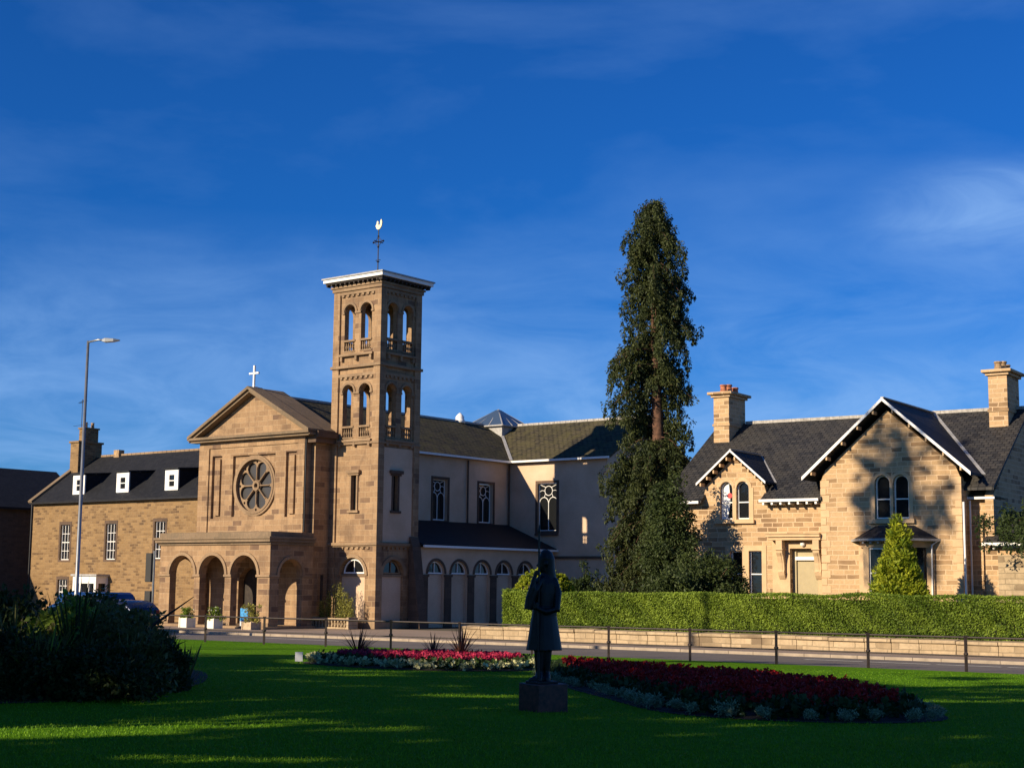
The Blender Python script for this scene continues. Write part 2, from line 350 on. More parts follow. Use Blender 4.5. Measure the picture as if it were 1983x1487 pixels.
def tag(o, label=None, cat=None, group=None, kind=None):
    if label: o['label'] = label
    if cat: o['category'] = cat
    if group: o['group'] = group
    if kind: o['kind'] = kind
    return o
def empty(name, loc, rz=0, label=None, cat=None, group=None):
    o = bpy.data.objects.new(name, None); COL.objects.link(o); o.location = loc; o.rotation_euler = (0, 0, rz); o.empty_display_size = .3
    return tag(o, label, cat, group)
def copy_tree(o, parent=None):
    c = o.copy(); COL.objects.link(c)
    if parent: c.parent = parent
    for ch in list(o.children): copy_tree(ch, c)
    return c
def arch(xc, w_, z0, zs, n=14):
    r = w_/2
    return [(xc-r, z0), (xc+r, z0)]+[(xc+r*math.cos(math.pi*i/n), zs+r*math.sin(math.pi*i/n)) for i in range(n+1)]
def half(xc, w_, z0, n=14):
    r = w_/2
    return [(xc+r*math.cos(math.pi*i/n), z0+r*math.sin(math.pi*i/n)) for i in range(n+1)]
def ring(xc, ri, ro, zs, n=16):
    return [(xc+ro*math.cos(math.pi*i/n), zs+ro*math.sin(math.pi*i/n)) for i in range(n+1)]+[(xc+ri*math.cos(math.pi*i/n), zs+ri*math.sin(math.pi*i/n)) for i in range(n, -1, -1)]
def rect(x0, x1, z0, z1): return [(x0, z0), (x1, z0), (x1, z1), (x0, z1)]
def circ(x, z, r, n=20): return [(x+r*math.cos(2*math.pi*i/n), z+r*math.sin(2*math.pi*i/n)) for i in range(n)]

def cards(name, C, D, S, m, parent=None, tone=None, asp=.5, Nn=None):
    """many small leaf faces: centres C, long directions D, lengths S"""
    C = np.asarray(C, float); D = np.asarray(D, float); n = len(C); S = np.broadcast_to(np.asarray(S, float), (n,))
    D = D/np.maximum(1e-6, np.linalg.norm(D, axis=1))[:, None]
    r = RNG.normal(size=(n, 3)) if Nn is None else Nn
    B = np.cross(D, r); B /= np.maximum(1e-6, np.linalg.norm(B, axis=1))[:, None]
    h = (S/2)[:, None]; wd = h*asp
    P = np.stack([C-D*h, C+B*wd-D*h*.1, C+D*h, C-B*wd-D*h*.1], 1).reshape(-1, 3)
    me = bpy.data.meshes.new(name); me.vertices.add(4*n); me.vertices.foreach_set('co', P.ravel())
    me.loops.add(4*n); me.loops.foreach_set('vertex_index', np.arange(4*n, dtype=np.int32))
    me.polygons.add(n); me.polygons.foreach_set('loop_start', np.arange(0, 4*n, 4, dtype=np.int32)); me.polygons.foreach_set('loop_total', np.full(n, 4, np.int32))
    a = me.attributes.new('tone', 'FLOAT', 'FACE')
    if tone is None: tone = RNG.random(n)
    a.data.foreach_set('value', np.clip(tone, 0, 1).astype(np.float32))
    me.update(); me.materials.append(m); o = bpy.data.objects.new(name, me); COL.objects.link(o)
    if parent: o.parent = parent
    return o
def unit(n):
    v = RNG.normal(size=(n, 3)); return v/np.linalg.norm(v, axis=1)[:, None]
def clumps(centres, radii, per, size, droop=0., flat=1.):
    """leaves gathered in clumps; returns C, D, S, tone"""
    centres = np.asarray(centres, float); k = len(centres)
    c = np.repeat(centres, per, 0); r = np.repeat(np.broadcast_to(radii, (k,)), per)
    u = unit(k*per); q = RNG.random(k*per)**.45
    off = u*(r*q)[:, None]; off[:, 2] *= flat
    d = u+RNG.normal(size=u.shape)*.6; d[:, 2] -= droop
    tone = np.repeat(RNG.random(k), per)*.6+RNG.random(k*per)*.4
    return c+off, d, size*(.6+.8*RNG.random(k*per)), tone
# ---------------------------------------------------------------- ground
GF = rad(34)
gu = Vector((math.cos(GF), -math.sin(GF), 0)); gv = Vector((math.sin(GF), math.cos(GF), 0))
PW = [-200, 0, 16.2, 30, 39.5, 51.6, 54, 60, 66, 800]; PZ = [1.4, 1.4, 1.24, .85, .66, .46, .38, .10, 0, 0]
def gz(w_): return float(np.interp(w_, PW, PZ))
def zat(x, y): return gz(x*gv.x+y*gv.y)
def GP(a, w_, z=0): q = gu*a+gv*w_; return Vector((q.x, q.y, z))
def strip(name, a0, a1, w0, w1, m, dz=0., na=2, wlist=None, skirt=0):
    mb = MB(); ws = sorted(set([w0, w1]+[q for q in PW if w0 < q < w1]+(wlist or [])))
    for i in range(len(ws)-1):
        for j in range(na):
            s0 = a0+(a1-a0)*j/na; s1 = a0+(a1-a0)*(j+1)/na
            vs = [GP(s0, ws[i], gz(ws[i])+dz), GP(s1, ws[i], gz(ws[i])+dz), GP(s1, ws[i+1], gz(ws[i+1])+dz), GP(s0, ws[i+1], gz(ws[i+1])+dz)]
            mb._a(vs, [(0, 1, 2, 3)])
    return mb.build(name, m)
g = strip('ground', -900, 900, -200, 800, M['field'], -.03); tag(g, kind='structure')
fo = strip('forecourt', -80, -37.2, 51.9, 72, M['paving'], -.006); tag(fo, kind='structure')
lw = strip('lawn', -120, 60, -80, 40.3, M['lawn'], .0); tag(lw, kind='structure')
rd = strip('road', -140, 90, 40.3, 47.25, M['asphalt'], .0); tag(rd, kind='structure')
kb = MB()
for i in range(0, 150):
    a0 = -90+i*.92
    for (w0, w1) in ((47.25, 47.42),):
        kb.hexa([GP(a0, w0, gz(w0)-.05), GP(a0+.914, w0, gz(w0)-.05), GP(a0+.914, w1, gz(w1)-.05), GP(a0, w1, gz(w1)-.05)],
            [GP(a0, w0, gz(w0)+.1), GP(a0+.914, w0, gz(w0)+.1), GP(a0+.914, w1, gz(w1)+.1), GP(a0, w1, gz(w1)+.1)])
tag(kb.build('kerb', M['kerb'], bevel=.015), kind='structure')
pv = strip('pavement', -140, 90, 47.42, 51.9, M['paving'], .09); tag(pv, kind='structure')
rm = MB()
for a0, a1 in ((-19.0, -17.1), (-16.9, -15.0), (-14.8, -12.9), (-12.7, -10.8), (-50, -46), (-42, -38)):
    rm._a([GP(a0, 44.6, gz(44.6)+.006), GP(a1, 44.6, gz(44.6)+.006), GP(a1, 44.9, gz(44.9)+.006), GP(a0, 44.9, gz(44.9)+.006)], [(0, 1, 2, 3)])
tag(rm.build('road_marking', simple('worn_white_road_paint', (.62, .58, .48), .8, var=.15, sc_=8)), kind='structure')

# ---------------------------------------------------------------- church
CH = empty('church', (-7.99, 90.87, 0), rad(-38), 'sandstone church with square bell tower, rose window gable and arcaded porch', 'church')
def window_tracery(parent, plane, c, w_, z0, z1, d, sgn, name='window'):
    """tall flat-headed window with two round-headed lancets and a circle in white tracery; sgn = outward direction on the depth axis"""
    T = .035; dd = d-sgn*.04; x0, x1 = c-w_/2+T, c+w_/2-T; m = MB()
    P = (lambda x, z: (x, dd, z)) if plane == 'xz' else (lambda x, z: (dd, x, z))
    m.tube([P(x0, z0+T), P(x1, z0+T)], T*1.3, 6); m.tube([P(x0, z0), P(x0, z1)], T, 6); m.tube([P(x1, z0), P(x1, z1)], T, 6); m.tube([P(x0, z1-T), P(x1, z1-T)], T, 6)
    hw_ = (x1-x0)/2; zs = z1-w_*.62-hw_/2
    m.tube([P(c, z0), P(c, zs)], T*.9, 6)
    for s_ in (-1, 1): m.tube([P(c+s_*hw_/2+hw_/2*math.cos(t_), zs+hw_/2*1.15*math.sin(t_)) for t_ in np.linspace(0, math.pi, 11)], T*.85, 6)
    cz = z1-w_*.31; m.tube([P(c+w_*.20*math.cos(t_), cz+w_*.20*math.sin(t_)) for t_ in np.linspace(0, 2*math.pi, 19)], T*.8, 6)
    for s_ in (-1, 1):
        m.tube([P(c+s_*hw_/2, zs+hw_*.57), P(c+s_*w_*.17, cz-w_*.13)], T*.7, 5); m.tube([P(c+s_*w_*.15, cz+w_*.15), P(c+s_*(hw_-.02), z1-.06)], T*.7, 5)
        m.tube([P(c+s_*(hw_), cz-w_*.05), P(c+s_*w_*.36, cz+w_*.02), P(c+s_*w_*.20, cz)], T*.6, 5)
    fr = m.build(name, M['white'], parent)
    MB().slab(rect(x0, x1, z0, z1), [], plane, d-sgn*.09, d-sgn*.12).build('glass', M['glass'], fr)
    return fr
def lunette(parent, plane, c, w_, z0, d, sgn, m='white'):
    r = w_/2; f_ = MB(); f_.slab(ring(c, r-.07, r, z0), [], plane, d, d-sgn*.07)
    f_.slab(rect(c-r+.01, c+r-.01, z0, z0+.09), [], plane, d+sgn*.01, d-sgn*.06); f_.slab(rect(c-.02, c+.02, z0+.09, z0+r-.06), [], plane, d-sgn*.01, d-sgn*.06)
    fr = f_.build('window', M[m], parent)
    MB().slab(half(c, w_-.04, z0+.02), [], plane, d-sgn*.08, d-sgn*.1).build('glass', M['glass'], fr)
    return fr
# --- tower: a -4.25..-.15, b 0..3.8
TA0, TA1, TB0, TB1 = -4.25, -.15, 0., 3.8; TC = (TA0+TA1)/2; TBc = (TB0+TB1)/2
q = .12; th = .38
tw = MB()
OPA = (TC-.71, TC+.71); OPB = (TBc-.71, TBc+.71); OW = .92
def belfry(cs): return [arch(c, OW, z0, zs) for c in cs for z0, zs in ((11.62, 14.5), (17.05, 19.58))]
ha = belfry(OPA); hb = belfry(OPB)
slitA = rect(TC-.22, TC+.22, 7.15, 9.3); slitB = rect(TBc-.42, TBc+.02, 7.15, 9.3)
loA = arch(TC, 2.1, .25, 3.2, 18); loB = arch(TBc-.25, 1.9, .25, 3.2, 18)
tw.slab(rect(TA0+q, TA1-q, 0, 21), ha+[slitA, loA], 'xz', TB0+q, TB0+q+th)
tw.slab(rect(TA0+q, TA1-q, 0, 21), ha, 'xz', TB1-q-th, TB1-q)
tw.slab(rect(TB0+q+th, TB1-q-th, 0, 21), hb+[slitB, loB], 'yz', TA1-q-th, TA1-q)
tw.slab(rect(TB0+q+th, TB1-q-th, 0, 21), hb, 'yz', TA0+q, TA0+q+th)
for z in (10.9, 16.2, 20.7): tw.box(TA0+q+th, TA1-q-th, TB0+q+th, TB1-q-th, z, z+.15)
TW = tw.build('bell_tower', M['ashlar'], CH)
pr = MB(); pw = .55
for (x0, x1) in ((TA0, TA0+pw), (TA1-pw, TA1)):
    for (y0, y1) in ((TB0, TB0+pw), (TB1-pw, TB1)): pr.box(x0, x1, y0, y1, 0, 20.9); pr.nxt()
pr.build_each('corner_pier', M['ashlar'], TW, .015)
st = MB()
for z0, z1, e in ((5.0, 5.18, .10), (11.2, 11.36, .05), (16.0, 16.18, .10), (20.9, 21.12, .08), (21.12, 21.26, .16)):
    st.box(TA0-e, TA1+e, TB0-e, TB1+e, z0, z1); st.nxt()
st.box(TA0-.08, TA1+.08, TB0-.08, TB1+.08, 0, .45)
st.build_each('string_course', M['trim'], TW, .02)
cb = MB()
for zt in (4.78, 15.32, 20.55):
    x0, x1, y0, y1 = TA0+pw, TA1-pw, TB0+pw, TB1-pw; n = 7
    for i in range(n):
        for (lo, hi, k) in ((x0, x1, 'a'), (y0, y1, 'b')):
            s = (hi-lo)/n; c = lo+s*(i+.5)
            if k == 'a': cb.box(c-s*.25, c+s*.25, TB0+.02, TB0+q, zt, zt+.14)
            else: cb.box(TA1-q, TA1-.02, c-s*.25, c+s*.25, zt, zt+.14)
    cb.box(x0, x1, TB0+.01, TB0+q, zt+.14, zt+.32); cb.box(TA1-q, TA1-.01, y0, y1, zt+.14, zt+.32); cb.nxt()
cb.build_each('corbel_table', M['trim'], TW)
for cs, pl, d, sg in ((OPA, 'xz', TB0+q, 1), (OPB, 'yz', TA1-q, -1)):
    for c in cs:
        for zs in (14.5, 19.58):
            MB().slab(ring(c, OW/2+.03, OW/2+.17, zs), [], pl, d-sg*.06, d).build('arch_moulding', M['trim'], TW)
imp = MB()
for zs in (14.5, 19.58):
    for c in (TC-1.25, TC, TC+1.25): imp.nxt(); imp.box(c-(.25 if c == TC else .1), c+(.25 if c == TC else .1), TB0+q-.07, TB0+q+.1, zs-.12, zs)
    for c in (TBc-1.25, TBc, TBc+1.25): imp.nxt(); imp.box(TA1-q-.1, TA1-q+.07, c-(.25 if c == TBc else .1), c+(.25 if c == TBc else .1), zs-.12, zs)
imp.build_each('impost_block', M['trim'], TW)
bprof = [(.035, 0), (.055, .04), (.03, .1), (.07, .25), (.03, .45), (.055, .53), (.04, .58)]
def balustrade(c, z, side):
    b = MB()
    for i in range(5):
        o_ = c-OW/2+OW*(i+.5)/5
        P = {'f': (o_, TB0+q+.12), 'k': (o_, TB1-q-.12), 'r': (TA1-q-.12, o_), 'l': (TA0+q+.12, o_)}[side]
        b.lathe((P[0], P[1], z+.06), bprof, 8)
    h = OW/2+.04
    for z0, z1, dp in ((z-.02, z+.06, .1), (z+.64, z+.76, .12)):
        if side in 'fk':
            y = TB0+q+.12 if side == 'f' else TB1-q-.12; b.box(c-h, c+h, y-dp-.06, y+dp, z0, z1)
        else:
            x = TA1-q-.12 if side == 'r' else TA0+q+.12; b.box(x-dp, x+dp+.06, c-h, c+h, z0, z1)
    b.build('balustrade', M['trim'], TW)
for z in (11.62, 17.05):
    for c in OPA: balustrade(c, z, 'f'); balustrade(c, z, 'k')
    for c in OPB: balustrade(c, z, 'r'); balustrade(c, z, 'l')
sl = MB()
for z in (11.36, 16.75):
    sl.box(TC-1.45, TC+1.45, TB0-.12, TB0+q, z, z+.14)
    for s in (-1.25, 0, 1.25): sl.box(TC+s-.09, TC+s+.09, TB0-.07, TB0+q, z-.28, z)
    sl.nxt(); sl.box(TA1-q, TA1+.12, TBc-1.3, TBc+1.3, z, z+.14)
    for s in (-1.25, 0, 1.25): sl.box(TA1-q, TA1+.07, TBc+s*.9-.09, TBc+s*.9+.09, z-.28, z)
    sl.nxt()
sl.build_each('balcony_sill', M['trim'], TW, .01)
# harled panel on the shaded side with its slit window
MB().slab(rect(TB0+pw, TB1-pw, 5.2, 11.0), [rect(TBc-.42, TBc+.02, 7.15, 9.3)], 'yz', TA1-q, TA1-q+.035).build('harled_panel', M['harl'], TW)
def slit(pl, c, d, sg):
    m = MB(); B = (lambda x0, x1, e0, e1, z0, z1: m.box(x0, x1, min(d-sg*e0, d-sg*e1), max(d-sg*e0, d-sg*e1), z0, z1)) if pl == 'xz' else (lambda x0, x1, e0, e1, z0, z1: m.box(min(d-sg*e0, d-sg*e1), max(d-sg*e0, d-sg*e1), x0, x1, z0, z1))
    B(c-.34, c-.22, 0, .09, 7.15, 9.3); B(c+.22, c+.34, 0, .09, 7.15, 9.3); B(c-.55, c+.55, 0, .24, 9.42, 9.62); B(c-.45, c+.45, 0, .15, 9.3, 9.42); B(c-.45, c+.45, 0, .16, 7.0, 7.15)
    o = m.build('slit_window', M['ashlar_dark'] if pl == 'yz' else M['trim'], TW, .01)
    MB().slab(rect(c-.21, c+.21, 7.16, 9.29), [], pl, d+sg*.2, d+sg*.22).build('glass', M['glass'], o)
slit('xz', TC, TB0+q, 1); slit('yz', TBc-.2, TA1-q, -1)
# ground stage: plaster panels and lunettes
MB().slab(rect(TC-1.045, TC+1.045, .26, 3.2), [], 'xz', TB0+.30, TB0+.40).build('harled_panel', M['harl'], TW)
MB().slab(rect(TBc-1.19, TBc+.69, .26, 3.2), [], 'yz', TA1-.40, TA1-.30).build('harled_panel', M['harl'], TW)
lunette(TW, 'xz', TC, 1.75, 3.3, TB0+.27, -1 if False else -1)
lunette(TW, 'yz', TBc-.25, 1.6, 3.3, TA1-.27, 1, 'trim')
am = MB(); am.slab(ring(TC, 1.07, 1.28, 3.2), [], 'xz', TB0+.04, TB0+q); am.nxt(); am.slab(ring(TBc-.25, .97, 1.18, 3.2), [], 'yz', TA1-q, TA1-.04)
am.nxt(); am.box(TC-1.3, TC+1.3, TB0+.22, TB0+.32, 3.12, 3.27); am.nxt(); am.box(TA1-.32, TA1-.22, TBc-1.2, TBc+.7, 3.12, 3.27)
am.build_each('arch_moulding', M['trim'], TW)
bt = MB(); bt.prism([(TA1-.02, 0), (TA1+.95, 0), (TA1+.25, 5.0), (TA1+.02, 5.6), (TA1-.02, 5.6)], 'y', 3.0, 3.78)
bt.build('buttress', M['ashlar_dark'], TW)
rf = MB(); e = .5
rf.box(TA0-e+.12, TA1+e-.12, TB0-e+.12, TB1+e-.12, 21.4, 21.5)
RF = rf.build('tower_roof', M['timber'], TW)
MB().box(TA0-e, TA1+e, TB0-e, TB1+e, 21.5, 21.71).build('fascia', M['white'], RF, .01)
r3_ = MB(); x0, x1, y0, y1 = TA0-e-.08, TA1+e+.08, TB0-e-.08, TB1+e+.08
r3_.box(x0, x1, y0, y1, 21.71, 21.80)
r3_._a([(x0, y0, 21.80), (x1, y0, 21.80), (x1, y1, 21.80), (x0, y1, 21.80), (TC, TBc, 22.2)], [(0, 1, 4), (1, 2, 4), (2, 3, 4), (3, 0, 4)])
r3_.build('lead_roof', M['lead'], RF)
bk = MB()
for i in range(13):
    c = TA0-e+.2+(TA1-TA0+2*e-.4)*i/12; bk.box(c-.05, c+.05, TB0-e+.14, TB0-.05, 21.27, 21.398)
    c = TB0-e+.2+(TB1-TB0+2*e-.4)*i/12; bk.box(TA1+.05, TA1+e-.14, c-.05, c+.05, 21.27, 21.398)
bk.build('eaves_bracket', M['timber'], RF)
wv = MB(); vx, vy = TC-.1, TBc
wv.tube([(vx, vy, 22.1), (vx, vy, 25.2)], .035); wv.tube([(vx-.42, vy, 24.35), (vx+.42, vy, 24.35)], .03); wv.tube([(vx, vy-.42, 24.35), (vx, vy+.42, 24.35)], .03)
for dx, dz in ((-.42, 0), (.42, 0), (0, .35), (0, -.35)): wv.lathe((vx+dx, vy, 24.35+dz-.07), [(.02, 0), (.08, .07), (.02, .14)], 8)
wv.lathe((vx, vy, 23.0), [(.03, 0), (.12, .05), (.03, .1)], 8); wv.tube([(vx-.2, vy, 23.15), (vx+.2, vy, 23.15)], .025)
wv.lathe((vx, vy, 22.1), [(.16, 0), (.10, .2), (.05, .45)], 10)
for s in (-1, 1):
    for t in (-1, 1): wv.tube([(vx+s*.04, vy, 24.35+t*.3), (vx+s*.16, vy, 24.35+t*.16), (vx+s*.3, vy, 24.35+t*.04)], .018)
WV = wv.build('weather_vane', M['iron'], TW)
ck = [(-.22, .30), (-.12, .42), (-.10, .56), (-.02, .62), (.05, .54), (.02, .40), (.10, .30), (.20, .36), (.24, .62), (.33, .70), (.40, .50), (.34, .24), (.18, .08), (.02, .04), (-.12, .12)]
MB().prism([(vx-.05+a*.9, 25.1+b) for a, b in ck], 'y', vy-.035, vy+.035).build('cockerel', M['gold'], WV)
# --- facade
FB = -1.8; fc = -9.25
fs = MB()
hol = [rect(-11.2, -7.25, 6.85, 10.75), rect(-13.2, -12.25, 6.75, 10.8), rect(-6.3, -5.35, 6.75, 10.8), arch(-9.3, 2.0, .02, 2.6, 14)]
fs.slab(rect(-14.4, -4.6, 0, 11.7), hol, 'xz', FB, FB+.18)
fs.slab(rect(-14.39, -4.61, 0, 11.7), [circ(fc+.03, 8.8, 1.72, 36), arch(-9.3, 2.0, .02, 2.6, 14)], 'xz', FB+.18, FB+.5)
fs.box(-14.39, -14.0, FB+.5, .0, 0, 11.6)
FA = fs.build('gable_front', M['ashlar'], CH)
pf = MB()
for x0, x1 in ((-14.42, -13.45), (-5.2, -4.58)): pf.box(x0, x1, FB-.09, FB, 5.6, 11.3); pf.nxt()
pf.box(-14.42, -4.58, FB-.07, FB, 11.3, 11.7)
for x0, x1 in ((-12.95, -12.5), (-6.05, -5.6)): pf.nxt(); pf.box(x0, x1, FB+.05, FB+.18, 6.95, 10.6)
pf.build_each('pilaster', M['ashlar'], FA, .01)
rg = MB(); rg.slab(circ(fc+.03, 8.8, 1.95, 40), [circ(fc+.03, 8.8, 1.70, 40)], 'xz', FB+.06, FB+.18)
rg.slab(circ(fc+.03, 8.8, 1.80, 40), [circ(fc+.03, 8.8, 1.66, 40)], 'xz', FB+.02, FB+.06)
rw = rg.build('rose_window', M['trim'], FA)
petals = []; cx_, cz_ = fc+.03, 8.8
for k in range(8):
    a = 2*math.pi*(k+.5)/8; P = []
    ca, sa = math.cos(a), math.sin(a)
    prof = [(.36, -.09), (.36, .09), (.62, .22), (1.0, .38)]+[(1.12+.44*math.sin(t), .44*math.cos(t)) for t in np.linspace(.35, math.pi-.35, 9)]+[(1.0, -.38), (.62, -.22)]
    for r, s in prof: P.append((cx_+r*ca-s*sa, cz_+r*sa+s*ca))
    petals.append(P)
    a2 = 2*math.pi*k/8; petals.append(circ(cx_+1.53*math.cos(a2), cz_+1.53*math.sin(a2), .09, 8))
petals.append(circ(cx_, cz_, .14, 10))
MB().slab(circ(cx_, cz_, 1.715, 40), petals, 'xz', FB+.28, FB+.40).build('tracery', M['trim'], rw)
hubm = MB(); hubm.slab(circ(cx_, cz_, .32, 20), [circ(cx_, cz_, .16, 12)], 'xz', FB+.2, FB+.28)
for k in range(8):
    a = 2*math.pi*k/8; hubm.tube([(cx_+.3*math.cos(a), FB+.27, cz_+.3*math.sin(a)), (cx_+1.2*math.cos(a), FB+.27, cz_+1.2*math.sin(a))], .045, 6)
hubm.build('spoke', M['trim'], rw)
MB().slab(circ(cx_, cz_, 1.71, 40), [], 'xz', FB+.44, FB+.47).build('glass', M['glassgrey'], rw)
# cornice and pediment
pd = MB(); pa0, pa1 = -15.05, -3.75; pk = (-9.35, 15.0)
pd.box(pa0+.15, pa1-.15, FB-.45, FB+.1, 11.7, 11.86); pd.box(pa0, pa1, FB-.62, FB+.1, 11.86, 12.02)
def rake(o0, o1, y0, y1):
    for sx, xe in ((-1, pa0), (1, pa1)):
        dx, dz = pk[0]-xe, pk[1]-12.02
        pd.prism([(xe, 12.02+o0), (pk[0], pk[1]+o0), (pk[0], pk[1]+o1), (xe-.0, 12.02+o1)], 'y', y0, y1)
rake(-.28, -.10, FB-.5, FB+.1); rake(-.10, .10, FB-.66, FB+.6)
pd.build('pediment_cornice', M['copingstone'], FA)
MB().prism([(pa0+.7, 12.03), (pa1-.7, 12.03), (pk[0], pk[1]-.3)], 'y', FB+.02, FB+.3).build('tympanum', M['ashlar'], FA)
sr = MB(); sr.prism([(pa0+.1, 11.9), (pa1-.1, 11.9), (pa1-.1, 12.1), (pk[0], pk[1]+.06), (pa0+.1, 12.1)], 'y', FB+.6, .7)
sr.build('gable_roof_slab', M['copingstone'], CH)
cr = MB(); cr.box(-9.52, -9.40, FB-.06, FB+.06, 15.0, 16.5); cr.box(-9.90, -9.02, FB-.06, FB+.06, 15.93, 16.05); cr.box(-9.66, -9.26, FB-.2, FB+.2, 14.98, 15.12)
cr.build('cross', M['white'], CH, .01)
# side strip and cornice return towards the tower
sd = MB(); sd.box(-4.65, -4.22, -1.3, 0.12, 0, 11.6); sd.build('return_wall', M['ashlar'], CH)
rt = MB(); rt.box(-4.6, -3.55, -1.75, -.02, 11.62, 12.0); rt.box(-4.6, -3.75, -1.75, -.02, 11.3, 11.62); rt.build('cornice_return', M['ashlar_dark'], CH)
MB().tube([(-4.52, FB-.02, 5.8), (-4.52, FB-.02, 11.5)], .05).build('downpipe', M['iron'], CH)
# --- porch: front b=-5.3, a -13.75..-3.7
PB, pA0, pA1 = -5.3, -13.75, -3.7
po = MB(); acs = (-11.6, -8.78, -5.92); aw = 2.3
po.slab(rect(pA0, pA1, 0, 5.0), [arch(c, aw, .02, 3.15, 18) for c in acs], 'xz', PB, PB+.5)
po.slab(rect(PB+.5, FB, 0, 5.0), [arch(-3.6, 1.9, .02, 3.15, 16)], 'yz', pA1-.5, pA1)
po.slab(rect(PB+.5, FB, 0, 5.0), [arch(-3.5, 2.0, .02, 3.15, 16)], 'yz', pA0, pA0+.5)
PO = po.build('porch', M['ashlar'], CH)
pc = MB(); pc.box(pA0-.1, pA1+.1, PB-.1, FB+.0, 4.95, 5.1); pc.box(pA0-.25, pA1+.22, PB-.28, FB-.02, 5.1, 5.28); pc.box(pA0-.33, pA1+.30, PB-.36, FB-.02, 5.28, 5.42); 
pc.box(pA0-.08, pA1+.06, PB-.05, FB-.03, 5.42, 5.72)
pc.build('porch_cornice', M['copingstone'], PO, .02)
pm = MB()
for c in acs: pm.slab(ring(c, 1.17, 1.37, 3.15), [], 'xz', PB-.08, PB); pm.nxt()
pm.slab(ring(-3.6, .97, 1.15, 3.15), [], 'yz', pA1, pA1+.07); pm.nxt()
xs = [pA0, -12.75, -10.45, -9.93, -7.63, -7.07, -4.77, pA1]
for i in range(0, 8, 2): pm.box(xs[i]-.06 if i else xs[i]-.05, xs[i+1]+.06, PB-.09, PB+.08, 3.03, 3.17); pm.nxt()
for i in range(0, 8, 2): pm.box(xs[i]-.03, xs[i+1]+.03, PB-.06, PB, 0, .35); pm.nxt()
pm.box(pA1, pA1+.07, PB, -4.55, 3.03, 3.17); pm.box(pA1, pA1+.07, -2.65, FB, 3.03, 3.17)
pm.build_each('arch_moulding', M['trim'], PO, .012)
MB().box(pA0-.5, pA1+.4, PB-.7, FB-.05, -.2, .14).build('porch_step', M['trim'], PO, .02)
dr = MB(); dr.slab(arch(-9.3, 1.98, .1, 2.6, 14), [], 'xz', FB+.44, FB+.49); DR = dr.build('door', M['timber'], CH)
# low wall in front of the porch
# --- nave, aisle, transept walls
nv = MB()
nw = [(10.38, 1.55, 6.95, 9.75), (15.3, 1.6, 6.95, 9.70)]
nv.slab(rect(.0, 18.0, 0, 11.45), [rect(c-w2/2, c+w2/2, z0, z1) for c, w2, z0, z1 in nw], 'yz', -4.45, -4.05)
NV = nv.build('nave_wall', M['harl'], CH)
tn = MB(); tn.slab(rect(-4.05, 4.5, 0, 11.45), [rect(-1.5, .3, 6.4, 9.85)], 'xz', 17.9, 18.3)
tn.box(4.1, 4.5, 18.3, 28.0, 0, 11.4); tn.prism([(18.3, 11.4), (28.4, 11.4), (23.2, 14.4)], 'x', 4.1, 4.48)
TN = tn.build('transept_wall', M['harl'], CH)
for c, w2, z0, z1 in nw:
    s = MB(); s.slab(rect(c-w2/2-.16, c+w2/2+.16, z0-.12, z1+.16), [rect(c-w2/2, c+w2/2, z0, z1)], 'yz', -4.05, -4.0)
    s.box(-4.3, -3.95, c-w2/2-.1, c+w2/2+.1, z0-.2, z0-.13)
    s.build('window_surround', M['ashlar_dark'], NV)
    window_tracery(NV, 'yz', c, w2-.03, z0+.02, z1-.02, -4.28, 1)
s = MB(); s.slab(rect(-1.62, .42, 6.28, 9.97), [rect(-1.42, .22, 6.45, 9.77)], 'xz', 17.86, 17.9); s.box(-1.6, .4, 17.76, 17.9, 6.12, 6.28)
s.build('window_surround', M['ashlar_dark'], TN)
window_tracery(TN, 'xz', -.6, 1.66, 6.44, 9.78, 18.03, -1)
t = MB(); t.box(-4.0, 4.56, 17.78, 17.9, 4.5, 4.68); t.box(-4.1, -3.97, 3.9, 17.9, 6.7, 6.86); t.build('string_course', M['ashlar_dark'], TN)
bs = MB(); bs.prism([(17.9, 0), (17.9, 4.5), (17.6, 0)], 'x', .2, 4.6); bs.build('battered_base', M['harl'], TN)
dp = MB(); dp.tube([(-3.95, 13.2, 6.9), (-3.95, 13.2, 11.2)], .06); dp.nxt(); dp.tube([(-3.9, 17.75, 6.8), (-3.9, 17.75, 11.2)], .06)
dp.build_each('downpipe', M['ashlar_dark'], NV)
al = MB(); acn = (5.48, 7.75, 10.1, 12.4, 14.75, 16.9)
al.slab(rect(3.8, 18.6, 0, 5.0), [arch(c, 1.6, .15, 3.35, 16) for c in acn], 'yz', -.45, -.08)
AL = al.build('aisle_wall', M['harl'], CH)
MB().slab(rect(3.9, 18.5, .15, 3.3), [], 'yz', -.42, -.3).build('harled_panel', M['harl'], AL)
pi = MB()
for c in (4.35,)+tuple((acn[i]+acn[i+1])/2 for i in range(5)): pi.box(-.08, -.02, c-.32, c+.32, .15, 3.15); pi.box(-.08, .03, c-.38, c+.38, 3.15, 3.3); pi.box(-.08, .03, c-.38, c+.38, 0, .3); pi.nxt()
for c in acn: pi.slab(ring(c, .81, .97, 3.35), [], 'yz', -.08, -.03); pi.nxt()
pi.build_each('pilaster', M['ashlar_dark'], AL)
for c in acn: lunette(AL, 'yz', c, 1.58, 3.34, -.22, 1)
